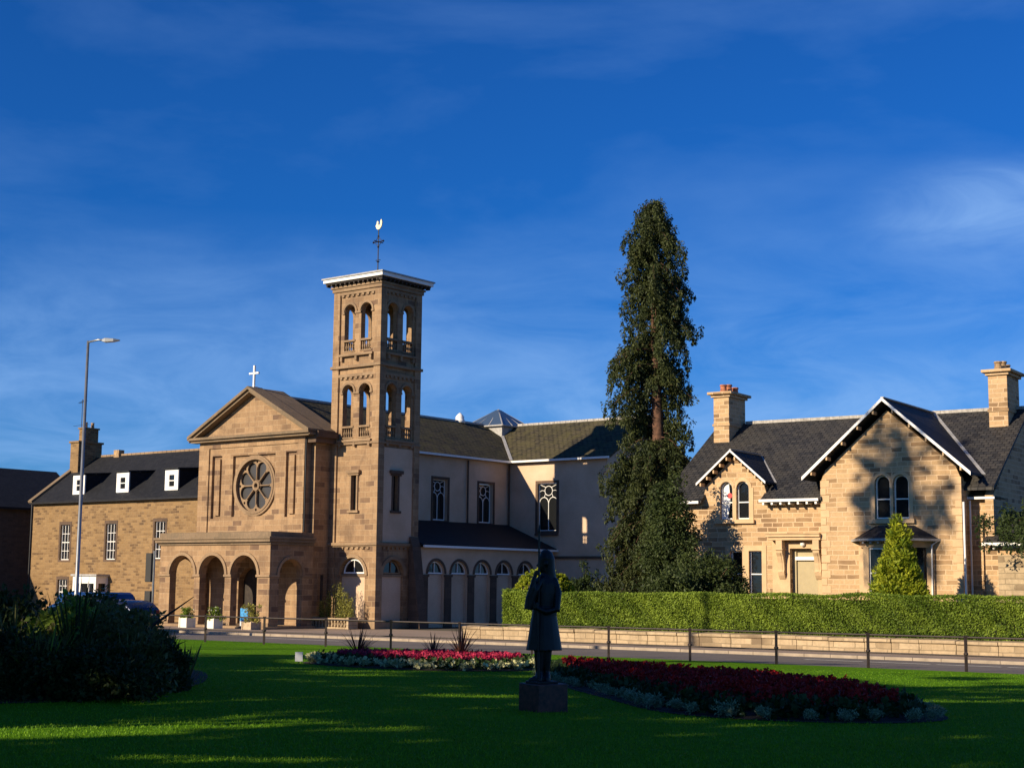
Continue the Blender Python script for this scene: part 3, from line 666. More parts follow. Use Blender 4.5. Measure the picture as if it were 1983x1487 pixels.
# roofs
rr = MB(); sN = 3.2/5.5
def gable_roof(mb, cx, hw, ze, zr, axis, t0, t1, th_=.16):
    mb.prism([(cx-hw, ze), (cx, zr), (cx+hw, ze), (cx+hw, ze-th_), (cx, zr-th_*1.1), (cx-hw, ze-th_)], axis, t0, t1)
gable_roof(rr, -9.3, 5.65, 11.42, 14.7, 'y', .7, 32); rr.build('nave_roof', M['slate_moss'], CH)
r5 = MB(); gable_roof(r5, 23.2, 5.6, 11.45, 14.7, 'x', -22, 4.85); r5.build('transept_roof', M['slate_moss'], CH)
ar = MB(); ar.prism([(.28, 5.02), (-4.04, 6.75), (-4.04, 6.9), (.28, 5.17)], 'y', 3.82, 17.88)
ar.prism([(.28, 5.02), (-1.4, 5.7), (-1.4, 5.85), (.28, 5.17)], 'y', 17.89, 18.5) if False else None
ar.build('aisle_roof', M['slate_black'], CH)
gt = MB(); gt.box(.28, .40, 3.82, 18.3, 4.98, 5.12); gt.nxt(); gt.box(-3.62, -3.5, .3, 17.6, 11.28, 11.42); gt.nxt(); gt.box(-3.6, 4.9, 17.42, 17.54, 11.3, 11.44)
gt.build_each('gutter', M['white'], CH)
fl = MB(); fl.bar((-3.62, 17.6, 11.52), (-7.4, 21.35, 13.76), .22, .04)
fl.nxt()
for y in np.arange(.8, 31, .62):
    if 21 < y < 25.4: fl.nxt(); continue
    fl.box(-9.42, -9.18, y, y+.61, 14.64, 14.78)
fl.build_each('ridge_tile', M['lead'], CH)
f2 = MB()
for x in np.arange(-7.3, 4.7, .5): f2.box(x, x+.47, 23.08, 23.32, 14.62, 14.80)
f2.build('ridge_tile', M['leadlight'], CH)
LT = MB(); LT.box(-11.1, -7.5, 21.4, 25.0, 13.2, 14.55); LTo = LT.build('skylight', M['lead'], CH)
g5 = MB(); A0, A1, B0, B1 = -11.3, -7.3, 21.2, 25.2
g5._a([(A0, B0, 14.55), (A1, B0, 14.55), (A1, B1, 14.55), (A0, B1, 14.55), (-9.45, 23.05, 16.0), (-9.15, 23.05, 16.0), (-9.15, 23.35, 16.0), (-9.45, 23.35, 16.0)], [(0, 1, 5, 4), (1, 2, 6, 5), (2, 3, 7, 6), (3, 0, 4, 7), (4, 5, 6, 7)])
g5.build('glass', M['roofglass'], LTo)
g6 = MB()
def lrp(p, q, t): return tuple(p[i]+(q[i]-p[i])*t for i in range(3))
cr_ = [(A0, B0, 14.57), (A1, B0, 14.57), (A1, B1, 14.57), (A0, B1, 14.57)]
for i in range(4):
    g6.bar(cr_[i], (-9.3, 23.2, 16.05), .08, .06); g6.bar(cr_[i], cr_[(i+1) % 4], .1, .1)
    for t_ in (.33, .66): g6.bar(lrp(cr_[i], cr_[(i+1) % 4], t_), lrp(cr_[i], (-9.3, 23.2, 16.05), .62 if t_ < .5 else .0) if False else lrp(lrp(cr_[i], cr_[(i+1) % 4], t_), (-9.3, 23.2, 16.03), .85), .05, .05)
g6.build('glazing_bar', M['lead'], LTo)
vt = MB(); vt.lathe((-9.3, 18.6, 14.6), [(.42, 0), (.36, .25), (.30, .3), (.34, .42), (.22, .6), (.06, .75)], 12)
vt.build('roof_vent', M['white'], CH, smooth=True)

# ---------------------------------------------------------------- cottage (long dormered house left of the church)
def sash(parent, pl, x0, x1, z0, z1, d, sg, cols=1, rows=(1, 1), t=.055, bar_=.03, archd=False, m='white', gl='glass', name='window'):
    """sash window; outward is -sg along the depth axis; d = outer face"""
    holes = []; zm = (z0+z1)/2 if not archd else (z0+z1-(x1-x0)/2)/2+ (x1-x0)*.1
    for (a, b, r) in ((z0+t, zm-t/2, rows[0]), (zm+t/2, z1-t, rows[1])):
        for i in range(cols):
            for j in range(r):
                w_ = (x1-x0-2*t+bar_)/cols; h_ = (b-a+bar_)/r
                xx0 = x0+t+i*w_; zz0 = a+j*h_
                if archd and a > z0+t+.01:
                    holes.append(arch((xx0+xx0+w_-bar_)/2, w_-bar_, zz0, z1-t-(w_-bar_)/2, 12))
                else: holes.append(rect(xx0, xx0+w_-bar_, zz0, zz0+h_-bar_))
    out = arch((x0+x1)/2, x1-x0, z0, z1-(x1-x0)/2, 14) if archd else rect(x0, x1, z0, z1)
    fr = MB().slab(out, holes, pl, d, d+sg*.07).build(name, M[m], parent)
    MB().slab(out if archd else rect(x0+.01, x1-.01, z0+.01, z1-.01), [], pl, d+sg*.08, d+sg*.1).build('glass', M[gl], fr)
    return fr
CT = empty('terraced_house', CH.matrix_basis @ Vector((0, 0, 0)), rad(-38), 'long brown rubble house with dark slate roof and three white dormers left of the church', 'house')
CT.location = (-7.99, 90.87, 0)
cb_ = -1.4; wins = [(-30.0, -28.45, 4.13, 6.63), (-24.77, -23.22, 4.15, 6.63), (-19.5, -17.95, 4.2, 6.7)]
gwin = [(-30.05, -28.5, 1.0, 2.75)]; adj = .22
w_ = MB()
hs = [rect(a+adj, b-adj, z0, z1) for a, b, z0, z1 in wins]+[rect(a+adj, b-adj, z0, z1) for a, b, z0, z1 in gwin]
w_.slab(rect(-33.2, -14.4, -.2, 8.35), hs, 'xz', cb_, cb_+.5)
w_.box(-33.2, -32.7, cb_+.5, 8.5, -.2, 8.3); w_.prism([(cb_+.5, 8.3), (8.5, 8.3), (3.2, 11.85)], 'x', -33.19, -32.7); w_.box(-32.7, -14.4, 8.0, 8.5, -.2, 8.3)
WL = w_.build('wall', M['cottage'], CT)
for i, (a, b, z0, z1) in enumerate(wins+gwin):
    sash(WL, 'xz', a+adj, b-adj, z0, z1, cb_+.12, 1, 3, (2, 2), .06, .035)
    s = MB(); s.slab(rect(a+adj-.17, b-adj+.17, z0-.14, z1+.22), [rect(a+adj, b-adj, z0, z1)], 'xz', cb_-.02, cb_); s.build('window_surround', M['ashlar_dark'], WL)
bay = MB(); bay.box(-26.75, -24.05, cb_-1.0, cb_, -.2, 1.2); BY = bay.build('bay_window', M['cottage'], CT)
for (x0, x1) in ((-26.7, -24.1),):
    MB().slab(rect(x0, x1, 1.2, 3.0), [rect(x0+.22, x0+.75, 1.35, 2.5), rect(x0+.9, x1-.9, 1.35, 2.5), rect(x1-.75, x1-.22, 1.35, 2.5)], 'xz', cb_-1.0, cb_-.88).build('frame', M['white'], BY)
MB().slab(rect(cb_-.88, cb_, 1.2, 3.0), [rect(cb_-.78, cb_-.15, 1.35, 2.5)], 'yz', -24.22, -24.1).build('frame', M['white'], BY)
MB().box(-26.6, -24.3, cb_-.86, cb_-.1, 1.25, 2.9).build('glass', M['glass'], BY)
MB().box(-26.85, -23.95, cb_-1.1, cb_, 3.0, 3.14).build('roof', M['lead'], BY)
rf = MB(); gable_roof(rf, 3.3, 5.0, 8.3, 12.0, 'x', -33.3, -14.42, .14); CR = rf.build('roof', M['slate_black'], CT)
rc = MB()
for x in np.arange(-32.5, -14.9, .5): rc.box(x, x+.47, 3.18, 3.42, 11.9, 12.06)
rc.build('ridge_tile', M['trim'], CR)
sk = MB(); sk.prism([(-1.75, 8.28), (3.3, 12.03), (3.3, 12.18), (-1.8, 8.42)], 'x', -33.4, -32.95); sk.prism([(8.35, 8.28), (3.3, 12.03), (3.3, 12.18), (8.4, 8.42)], 'x', -33.4, -32.95)
sk.build('gable_coping', M['copingstone'], CR)
MB().tube([(-33.32, cb_-.06, 0), (-33.32, cb_-.06, 8.2)], .06).build('downpipe', M['iron'], CT)
MB().box(-33.2, -14.5, -1.78, -1.64, 8.16, 8.28).build('gutter', M['iron'], CR)
for dc in (-28.45, -23.45, -18.2):
    d0 = MB(); f0 = -1.02
    d0.slab(rect(dc-.68, dc+.68, 8.75, 10.2), [rect(dc-.33, dc+.33, 9.0, 9.9)], 'xz', f0, f0+.1)
    d0.box(dc-.70, dc+.70, f0-.05, f0+.02, 8.68, 8.76)
    DO = d0.build('dormer', M['white'], CR)
    sash(DO, 'xz', dc-.33, dc+.33, 9.0, 9.9, f0+.02, 1, 1, (1, 1), .06)
    c_ = MB()
    for s_ in (-.66, .56): c_.prism([(f0+.1, 8.7), (f0+.1, 10.2), (1.4, 10.35)], 'x', dc+s_, dc+s_+.1)
    c_.build('cheek', M['slate_black'], DO)
    MB().prism([(f0-.1, 10.2), (1.5, 10.42), (1.5, 10.5), (f0-.1, 10.3)], 'x', dc-.76, dc+.76).build('dormer_roof', M['slate_black'], DO)
c_ = MB(); c_.box(-33.15, -32.15, 1.5, 3.6, 10.2, 12.9); c_.box(-33.25, -32.05, 1.4, 3.7, 12.9, 13.05); c_.box(-33.0, -32.25, 2.1, 3.3, 13.05, 14.0); c_.box(-33.05, -32.2, 2.0, 3.4, 14.0, 14.12)
CC = c_.build('chimney', M['cottage'], CR, .02)
cp = MB()
for y in (2.4, 3.0): cp.lathe((-32.62, y, 14.12), [(.14, 0), (.12, .35), (.15, .4), (.13, .42)], 10)
cp.build('chimney_pot', M['claybuff'], CC)
ae = MB(); ae.tube([(-32.9, 2.2, 13.3), (-32.9, 2.2, 16.3)], .025); ae.tube([(-33.3, 2.2, 16.0), (-32.5, 2.2, 16.2)], .015)
for i in range(6): ae.tube([(-33.2+i*.13, 2.0, 16.03+i*.03), (-33.2+i*.13, 2.4, 16.03+i*.03)], .01)
ae.tube([(-33.9, 2.2, 14.3), (-32.0, 2.2, 14.35)], .012)
ae.build('aerial', M['iron'], CC)
MB().box(-29.9, -29.3, 3.0, 3.5, 11.8, 12.35).build('roof_vent', M['claybuff'], CR)

# dark building at far left
DB = empty('side_house', (-7.99, 90.87, 0), rad(-38), 'shaded dark stone building with slate roof at the far left edge', 'building')
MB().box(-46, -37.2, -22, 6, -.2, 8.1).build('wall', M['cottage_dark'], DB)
d1 = MB(); gable_roof(d1, -41.6, 4.8, 8.1, 11.35, 'y', -22.3, 6.3); d1.build('roof', M['slate_black'], DB)

# ---------------------------------------------------------------- gabled house on the right
HO = (18.93, 63, 0)
HS = empty('gabled_house', HO, rad(-34), 'golden sandstone villa with steep gables, slate roof and white bargeboards behind the hedge', 'house')
HZ = .9
hw = MB()
gwh = [arch(-3.42, .68, 5.75, 7.3, 14), arch(-2.6, .68, 5.75, 7.3, 14)]
gout = [(-6.25, HZ), (0, HZ), (0, 7.4), (-.2, 7.9), (-3.15, 10.45), (-6.05, 7.9), (-6.25, 7.4)]
hw.slab(gout, gwh, 'xz', 0, .4)
hw.box(-.4, 0, .4, 6, HZ, 7.3); hw.box(-6.25, -5.85, .4, 1.2, HZ, 7.3)
HW = hw.build('wall', M['house'], HS)
wb = .35
wg = MB()
dgx = -10.6
wout = [(-14.1, HZ), (-6.26, HZ), (-6.26, 6.75), (-8.95, 6.75), (-9.15, 7.45), (dgx, 8.75), (-12.05, 7.45), (-12.25, 6.75), (-14.1, 6.75)]
dwin = [arch(-11.03, .62, 5.85, 7.28, 14), arch(-10.2, .62, 5.85, 7.28, 14)]
lwin = [rect(-10.86, -10.24, 2.3, 4.4), rect(-9.92, -9.28, 2.3, 4.4)]
door_h = rect(-7.9, -6.55, HZ, 4.5)
wg.slab(wout, dwin+lwin+[door_h], 'xz', wb, wb+.4)
wg.slab(rect(wb+.4, 11.5, HZ, 6.7), [], 'yz', -14.1, -13.7); wg.prism([(wb+.4, 6.7), (11.9, 6.7), (6.4, 10.8)], 'x', -14.09, -13.7)
wg.nxt(); wg.slab(rect(.8, 11.5, HZ, 6.7), [], 'yz', .75, 1.1); wg.prism([(.8, 6.7), (11.9, 6.7), (6.4, 10.85)], 'x', .74, 1.1)
wg.build_each('wall', M['house'], HS)
qn = MB()
for sd_ in (0, 1):
    for i in range(20):
        z = HZ+i*.33; L_ = .42 if i % 2 else .26
        if sd_: qn.box(-L_, .015, -.018, .0, z, z+.30)
        else: qn.box(-6.265, -6.265+L_, -.018, 0, z, z+.30)
    qn.nxt()
qn.build_each('quoin', M['house_trim'], HW, .01)
tr = MB()
for xc in (-3.42, -2.6): tr.slab(ring(xc, .34, .46, 7.3), [], 'xz', -.03, 0)
tr.box(-3.95, -3.77, -.03, 0, 5.7, 7.3); tr.box(-2.25, -2.07, -.03, 0, 5.7, 7.3); tr.box(-3.06, -2.96, -.03, 0, 5.7, 7.3); tr.box(-4.0, -2.0, -.16, 0, 5.55, 5.72)
tr.build('window_surround', M['house_trim'], HW)
t2 = MB()
for xc in (-11.03, -10.2): t2.slab(ring(xc, .31, .46, 7.28), [], 'xz', wb-.03, wb)
for x0, x1 in ((-11.55, -11.34), (-10.70, -10.53), (-9.87, -9.66)): t2.box(x0, x1, wb-.03, wb, 5.8, 7.28)
t2.box(-11.6, -9.6, wb-.16, wb, 5.65, 5.82); t2.box(-11.6, -9.6, wb-.03, wb-.0, 8.0, 8.02)
t2.slab(rect(-11.1, -9.05, 2.1, 4.65), lwin, 'xz', wb-.03, wb)
t2.box(-9.05, -6.27, wb-.02, wb, HZ, 1.3) 
t2.slab([(-8.75, HZ), (-6.27, HZ), (-6.27, 4.95), (-8.75, 4.95)], [rect(-7.9, -6.55, HZ+.01, 4.5)], 'xz', wb-.045, wb-.025)
t2.build('window_surround', M['house_trim'], HS)
for xc in (-3.42, -2.6): sash(HW, 'xz', xc-.33, xc+.33, 5.76, 7.63, .13, 1, 1, (1, 1), .05, archd=True)
for xc in (-11.03, -10.2):
    sw = sash(HS, 'xz', xc-.30, xc+.30, 5.86, 7.58, wb+.12, 1, 1, (1, 1), .05, archd=True)
    if xc < -11:
        MB().slab([(xc-.26, 5.9), (xc-.02, 5.9), (xc+.12, 6.6), (xc+.05, 7.5), (xc-.2, 7.4), (xc-.26, 7.2)], [], 'xz', wb+.192, wb+.197).build('curtain', M['signwhite'], sw)
        MB().slab(circ(xc+.08, 6.95, .13, 14), [], 'xz', wb+.187, wb+.191).build('red_ornament', M['red'], sw)
for x0, x1 in ((-10.85, -10.25), (-9.91, -9.29)): sash(HS, 'xz', x0, x1, 2.31, 4.39, wb+.12, 1, 1, (1, 1), .05)
# door, hood and consoles
DR2 = MB().box(-7.88, -6.57, wb+.34, wb+.38, HZ, 4.48).build('door', M['cream'], HS)
db = MB(); db.box(-7.75, -6.57, wb+.2, wb+.34, 3.98, 4.14); db.build('transom_bar', M['white'], DR2, .01)
db = MB(); db.slab(rect(-7.9, -6.55, HZ, 4.5), [rect(-7.72, -6.6, HZ+.01, 4.4)], 'xz', wb+.26, wb+.335); db.build('door_frame', M['cream'], DR2)
hd = MB(); hd.box(-8.85, -6.27, wb-.55, wb-.02, 5.0, 5.12); hd.box(-8.75, -6.27, wb-.46, wb-.02, 4.86, 5.0); hd.box(-8.9, -6.27, wb-.6, wb-.02, 5.12, 5.16)
HD = hd.build('door_hood', M['house_trim'], HS, .015)
for xc in (-8.25, -6.5):
    k = MB(); pf_ = [(0, 4.86), (-.42, 4.86), (-.42, 4.45), (-.40, 4.3), (-.30, 4.15), (-.2, 3.85), (-.17, 3.55), (-.22, 3.45), (-.16, 3.3), (-.05, 3.15), (0, 3.1)]
    k.prism([(wb-.03+a, z) for a, z in pf_], 'x', xc-.15, xc+.15); k.prism([(wb-.03+a*1.08, z) for a, z in pf_[3:8]]+[(wb-.03, 3.45), (wb-.03, 4.3)], 'x', xc-.06, xc+.06)
    k.box(xc-.19, xc+.19, wb-.5, wb-.03, 4.42, 4.48)
    k.build('console', M['house_trim'], HD, .01)
lm = MB(); lm.lathe((-7.25, wb-.1, 4.58), [(.05, 0), (.11, .06), (.12, .14), (.05, .2)], 10); lm.build('porch_lamp', M['white'], HD)
# roofs
hr = MB(); sM = .0
EVZ, EVB, RGZ, RGB = 6.72, -.12, 10.95, 6.4
hr.prism([(EVB, EVZ), (RGB, RGZ), (RGB+6.5, EVZ), (RGB+6.5, EVZ-.12), (RGB, RGZ-.14), (EVB, EVZ-.12)], 'x', -14.35, -12.1)
hr.prism([(EVB, EVZ), (RGB, RGZ), (RGB+6.5, EVZ), (RGB+6.5, EVZ-.12), (RGB, RGZ-.14), (EVB, EVZ-.12)], 'x', -9.1, -6.2)
b9 = .95; z9 = EVZ+(b9-EVB)*(RGZ-EVZ)/(RGB-EVB)
hr.prism([(b9, z9), (RGB, RGZ), (RGB+6.5, EVZ), (RGB+6.5, EVZ-.12), (RGB, RGZ-.14), (b9, z9-.14)], 'x', -12.1, -9.1)
hr.prism([(b9, z9), (RGB, RGZ), (RGB+6.5, EVZ), (RGB+6.5, EVZ-.12), (RGB, RGZ-.14), (b9, z9-.14)], 'x', -6.2, .0)
z7 = EVZ+(.38-EVB)*(RGZ-EVZ)/(RGB-EVB); hr.prism([(.38, z7), (RGB, RGZ), (RGB+6.5, EVZ), (RGB+6.5, EVZ-.12), (RGB, RGZ-.14), (.38, z7-.14)], 'x', .0, 1.25)
HR = hr.build('roof', M['slate'], HS)
gr_ = MB(); gable_roof(gr_, -3.15, 3.75, 7.6, 10.92, 'y', -.55, 6.5, .1); gr_.build('gable_roof', M['slate'], HR)
dg_ = MB(); gable_roof(dg_, dgx, 1.75, 7.5, 9.0, 'y', -.1, 4.3, .08); dg_.build('gable_roof', M['slate'], HR)
def barge(parent, cx, hw_, ze, zr, y, wd=.17):
    b = MB()
    for s_ in (-1, 1): b.prism([(cx+s_*hw_, ze-wd+.04), (cx, zr-wd+.06), (cx, zr+.03), (cx+s_*hw_, ze+.03)], 'y', y-.05, y)
    b.build('bargeboard', M['white'], parent)
    for s_ in (-1, 1):
        for i in range(5): t_ = (i+.6)/5.2; x = cx+s_*hw_*(1-t_); z = ze+(zr-ze)*t_; MB().box(x-.035, x+.035, y+.01, y+.45, z-.29, z-.14).build('rafter_end', M['house_trim'], parent)
barge(HR, -3.15, 3.75, 7.6, 10.92, -.55); barge(HR, dgx, 1.75, 7.5, 9.0, -.1, .13)
rt_ = MB()
for x in np.arange(-14.3, 1.2, .5):
    if -13.9 < x < -12.9: rt_.nxt(); continue
    rt_.box(x, x+.49, RGB-.12, RGB+.12, RGZ-.05, RGZ+.1)
rt_.build_each('ridge_tile', M['leadlight'], HR)
vl = MB()
def mz(b): return EVZ+(b-EVB)*(RGZ-EVZ)/(RGB-EVB)
vl.bar((-3.15, RGB-.1, RGZ+.02), (.62, 1.18, 7.62), .16, .05); vl.nxt(); vl.bar((dgx, 3.3, mz(3.3)+.03), (dgx+1.72, 1.05, 7.53), .12, .05)
vl.nxt(); vl.bar((-3.15, -.55, 10.96), (-3.15, RGB, 10.97), .14, .05); vl.nxt(); vl.bar((dgx, -.1, 9.04), (dgx, 3.2, 9.05), .1, .04)
vl.build_each('lead_flashing', M['lead'], HR)
hg = MB(); hg.box(-14.4, -12.2, EVB-.1, EVB, EVZ-.14, EVZ-.02); hg.nxt(); hg.box(-9.15, -6.3, EVB-.1, EVB, EVZ-.14, EVZ-.02)
for i in range(7):
    x = -8.95+i*.42; hg.box(x-.045, x+.045, EVB-.06, wb, EVZ-.27, EVZ-.17)
hg.nxt(); hg.tube([(.12, -.1, 1.2), (.12, -.1, 6.4)], .05); hg.build_each('gutter', M['white'], HR)
sf = MB(); sf.box(-9.0, -6.3, EVB+.02, wb, EVZ-.2, EVZ-.16); sf.build('soffit', M['timber'], HR)
def chimney(xc, yc, w2, d2, z0, z1, pots, pm):
    c = MB(); c.box(xc-w2/2, xc+w2/2, yc-d2/2, yc+d2/2, z0, z1)
    c.box(xc-w2/2-.05, xc+w2/2+.05, yc-d2/2-.05, yc+d2/2+.05, z0+.9, z0+1.02)
    c.box(xc-w2/2-.1, xc+w2/2+.1, yc-d2/2-.1, yc+d2/2+.1, z1, z1+.13); c.box(xc-w2/2-.24, xc+w2/2+.24, yc-d2/2-.24, yc+d2/2+.24, z1+.13, z1+.26)
    o = c.build('chimney', M['house'], HR, .015)
    for i in range(pots):
        y = yc-d2/2+d2*(i+.5)/pots
        p = MB(); p.lathe((xc+random.uniform(-.05, .05), y, z1+.26), [(.2, 0), (.17, .1), (.15, .3+.08*(i % 2)), (.19, .34+.08*(i % 2)), (.17, .4+.08*(i % 2))], 12)
        p.build('chimney_pot', M[pm], o)
chimney(-13.4, 5.7, .85, 1.9, 9.8, 12.15, 3, 'clay'); chimney(.25, 5.9, .85, 1.9, 9.8, 12.35, 3, 'claybuff')
# canted bay with slate roof
by = MB(); bx0, bx1 = -4.5, -1.3; by.prism([(bx0, 0), (bx0+.6, -.9), (bx1-.6, -.9), (bx1, 0)], 'z', HZ, 2.3)
BB = by.build('bay_window', M['house_trim'], HS)
bp_ = MB()
for (x, y) in ((bx0+.12, -.06), (bx0+.62, -.84), (bx1-.62, -.84), (bx1-.12, -.06), ((bx0+bx1)/2, -.84)): bp_.box(x-.12, x+.12, y-.08, y+.12, 2.3, 4.55)
bp_.prism([(bx0, 0), (bx0+.6, -.9), (bx1-.6, -.9), (bx1, 0)], 'z', 4.5, 4.8); bp_.build('mullion', M['house_trim'], BB)
MB().prism([(bx0+.12, 0), (bx0+.66, -.8), (bx1-.66, -.8), (bx1-.12, 0)], 'z', 2.3, 4.5).build('glass', M['glass'], BB)
wf = MB()
for x0, x1 in ((bx0+.74, (bx0+bx1)/2-.12), ((bx0+bx1)/2+.12, bx1-.74)): wf.slab(rect(x0, x1, 2.32, 4.48), [rect(x0+.05, x1-.05, 2.38, 3.38), rect(x0+.05, x1-.05, 3.44, 4.42)], 'xz', -.84, -.80)
wf.build('frame', M['white'], BB)
rb = MB(); E0 = [(bx0-.32, .0), (bx0+.45, -1.2), (bx1-.45, -1.2), (bx1+.32, .0)]; T0 = [(bx0+.75, 0), (bx0+1.1, -.35), (bx1-1.1, -.35), (bx1-.75, 0)]
rb._a([(x, y, 4.86) for x, y in E0]+[(x, y, 5.45) for x, y in T0], [(0, 1, 5, 4), (1, 2, 6, 5), (2, 3, 7, 6), (4, 5, 6, 7), (3, 2, 1, 0)])
RB = rb.build('roof', M['slate'], BB)
gb = MB(); gb.bar((bx0-.34, 0, 4.82), (bx0+.45, -1.25, 4.82), .08, .1); gb.bar((bx0+.45, -1.25, 4.82), (bx1-.45, -1.25, 4.82), .08, .1); gb.bar((bx1-.45, -1.25, 4.82), (bx1+.34, 0, 4.82), .08, .1)
for i in range(7): x = bx0+.6+i*.33; gb.box(x-.035, x+.035, -1.2, -.9, 4.66, 4.74)
gb.build('gutter', M['lead'], RB)
MB().tube([(bx1+.3, -.05, 4.8), (bx1+.05, -.2, 4.6), (bx1+.02, -.2, 1.2)], .035).build('downpipe', M['white'], BB)
# right-hand shaded return: small porch roof, lean-to
tr_ = MB(); tr_.box(.02, .95, 1.1, 2.4, HZ, 6.55); TT = tr_.build('stair_turret', M['house'], HS)
t3 = MB(); x0, x1, y0, y1 = -.05, 1.15, .85, 2.5
t3._a([(x0, y0, 6.6), (x1, y0, 6.6), (x1, y1, 6.6), (x0, y1, 6.6), (.5, 1.7, 7.45)], [(0, 1, 4), (1, 2, 4), (2, 3, 4), (3, 0, 4), (3, 2, 1, 0)]); t3.build('roof', M['slate_moss'], TT)
t4 = MB(); t4.bar((x0, y0-.04, 6.6), (x1, y0-.04, 6.6), .08, .1); t4.nxt(); t4.tube([(.1, y0-.02, 1), (.1, y0-.02, 6.5)], .045); t4.build_each('gutter', M['white'], TT)
ln_ = MB(); ln_.slab(rect(.75, 5.2, HZ, 4.5), [rect(2.9, 3.8, HZ+.1, 3.6)], 'xz', .6, .95); ln_.box(4.85, 5.2, .95, 4, HZ, 4.5)
LN = ln_.build('outbuilding', M['house'], HS)
MB().box(1.32, 2.75, .42, .6, HZ, 4.2).build('stone_panel', M['gardenwall'], LN)
l2 = MB(); l2.prism([(.25, 4.62), (3.2, 6.0), (3.2, 6.1), (.25, 4.74)], 'x', .75, 5.4); L2 = l2.build('roof', M['slate'], LN)
l3 = MB(); l3.box(.75, 5.4, .13, .25, 4.58, 4.70)
for i in range(6): x = 1.2+i*.75; l3.lathe((x, .3, 4.42), [(.02, 0), (.06, .04), (.02, .1)], 8)
l3.build('gutter', M['white'], L2)
# ---------------------------------------------------------------- retaining wall, hedge, fence
gwall = MB(); a0 = -37.2
while a0 < 2:
    L_ = random.uniform(.9, 1.5)
    h0 = 1.04+random.uniform(-.02, .02)
    gwall.hexa([GP(a0, 51.6, .2), GP(a0+L_-.01, 51.6, .2), GP(a0+L_-.01, 52.1, .2), GP(a0, 52.1, .2)], [GP(a0, 51.6, h0-.12), GP(a0+L_-.01, 51.6, h0-.12), GP(a0+L_-.01, 52.1, h0-.12), GP(a0, 52.1, h0-.12)])
    e = random.uniform(.03, .08)
    gwall.hexa([GP(a0, 51.6-e, h0-.12), GP(a0+L_-.015, 51.6-e, h0-.12), GP(a0+L_-.015, 52.15, h0-.12), GP(a0, 52.15, h0-.12)], [GP(a0, 51.6-e, h0), GP(a0+L_-.015, 51.6-e, h0), GP(a0+L_-.015, 52.15, h0+.03), GP(a0, 52.15, h0+.03)])
    a0 += L_
tag(gwall.build('retaining_wall', M['gardenwall'], bevel=.02), 'low weathered stone retaining wall under the clipped hedge', 'wall')
gd = MB(); gd.hexa([GP(-37.2, 52.1, -.5), GP(2, 52.1, -.5), GP(2, 62.6, -.5), GP(-37.2, 62.6, -.5)], [GP(-37.2, 52.1, .9), GP(2, 52.1, .9), GP(2, 62.6, .95), GP(-37.2, 56, .05)])
tag(gd.build('garden_ground', M['lawn']), kind='structure')
HG = empty('hedge', GP(-35.6, 52.9, 1.0), -GF, 'long clipped green hedge along the top of the retaining wall', 'hedge')
Lh = 37.0
def hz(x): return 1.45+.0045*x+.015*np.sin(x*.9)
core = MB(); core.box(.08, Lh-.1, -.42, .5, -.3, 1.36); core.build('branches', simple('shaded_hedge_twigs', (.03, .04, .012), .95, var=.3, sc_=9), HG)
n = 150000
x = RNG.random(n)*Lh; face = RNG.random(n); z = RNG.random(n)**.9*1.0; y = np.zeros(n); top = hz(x)
lump = .05*np.sin(x*2.1+1.3*np.sin(z*4))+.04*np.sin(x*5.3+z*7)+.03*np.sin(x*11+z*13)
fr_ = face < .72; tp = (face >= .72) & (face < .92); en = face >= .92
y[fr_] = -.60-.10*(1-z[fr_])*(z[fr_] < .3)+lump[fr_]+RNG.normal(size=fr_.sum())*.022
z2 = z*(top+.01); z2[tp] = top[tp]+.03*np.sin(x[tp]*1.7)+lump[tp]*.5+RNG.normal(size=tp.sum())*.018; y[tp] = -.62+RNG.random(tp.sum())*1.2
x[en] = RNG.normal(size=en.sum())*.04; y[en] = -.6+RNG.random(en.sum())*1.2
x = np.where(en, x, x); Cc = np.stack([x, y, z2], 1)
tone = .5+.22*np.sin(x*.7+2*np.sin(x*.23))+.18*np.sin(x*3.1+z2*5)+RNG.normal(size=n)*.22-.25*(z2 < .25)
D = RNG.normal(size=(n, 3)); D[:, 2] += .3
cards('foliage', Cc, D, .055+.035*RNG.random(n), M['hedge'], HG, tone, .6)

FE = empty('fence', (0, 0, 0), 0, 'low two-rail brown iron fence between lawn and road', 'fence')
posts = []
F0 = Vector((-10.86-.55*5, 53.9+.3*5, 0)); F1 = Vector((12.17, 40.5, 0)); fd = (F1-F0)
npost = 14; sp = 2.65; fdn = fd.normalized()
for i in range(-3, 15):
    P = F1-fdn*sp*(10-i)+fdn*0
    posts.append(Vector((P.x, P.y, zat(P.x, P.y))))
for P in posts:
    m_ = MB(); m_.box(P.x-.035, P.x+.035, P.y-.035, P.y+.035, P.z-.1, P.z+.93); m_.lathe((P.x, P.y, P.z+.42), [(.04, 0), (.065, .03), (.065, .06), (.04, .09)], 8); m_.box(P.x-.05, P.x+.05, P.y-.05, P.y+.05, P.z+.9, P.z+.95)
    m_.build('post', M['rail'], FE)
for h, r in ((.90, .026), (.42, .02)):
    m_ = MB(); m_.tube([(P.x, P.y, P.z+h) for P in posts], r, 8); m_.build('rail', M['rail'], FE)

# ---------------------------------------------------------------- trees
def clump_obj(name, m, parent, centres, radii, per, size, droop=0, flat=1, asp=.5):
    C_, D_, S_, T_ = clumps(centres, radii, per, size, droop, flat); return cards(name, C_, D_, S_, m, parent, T_, asp)
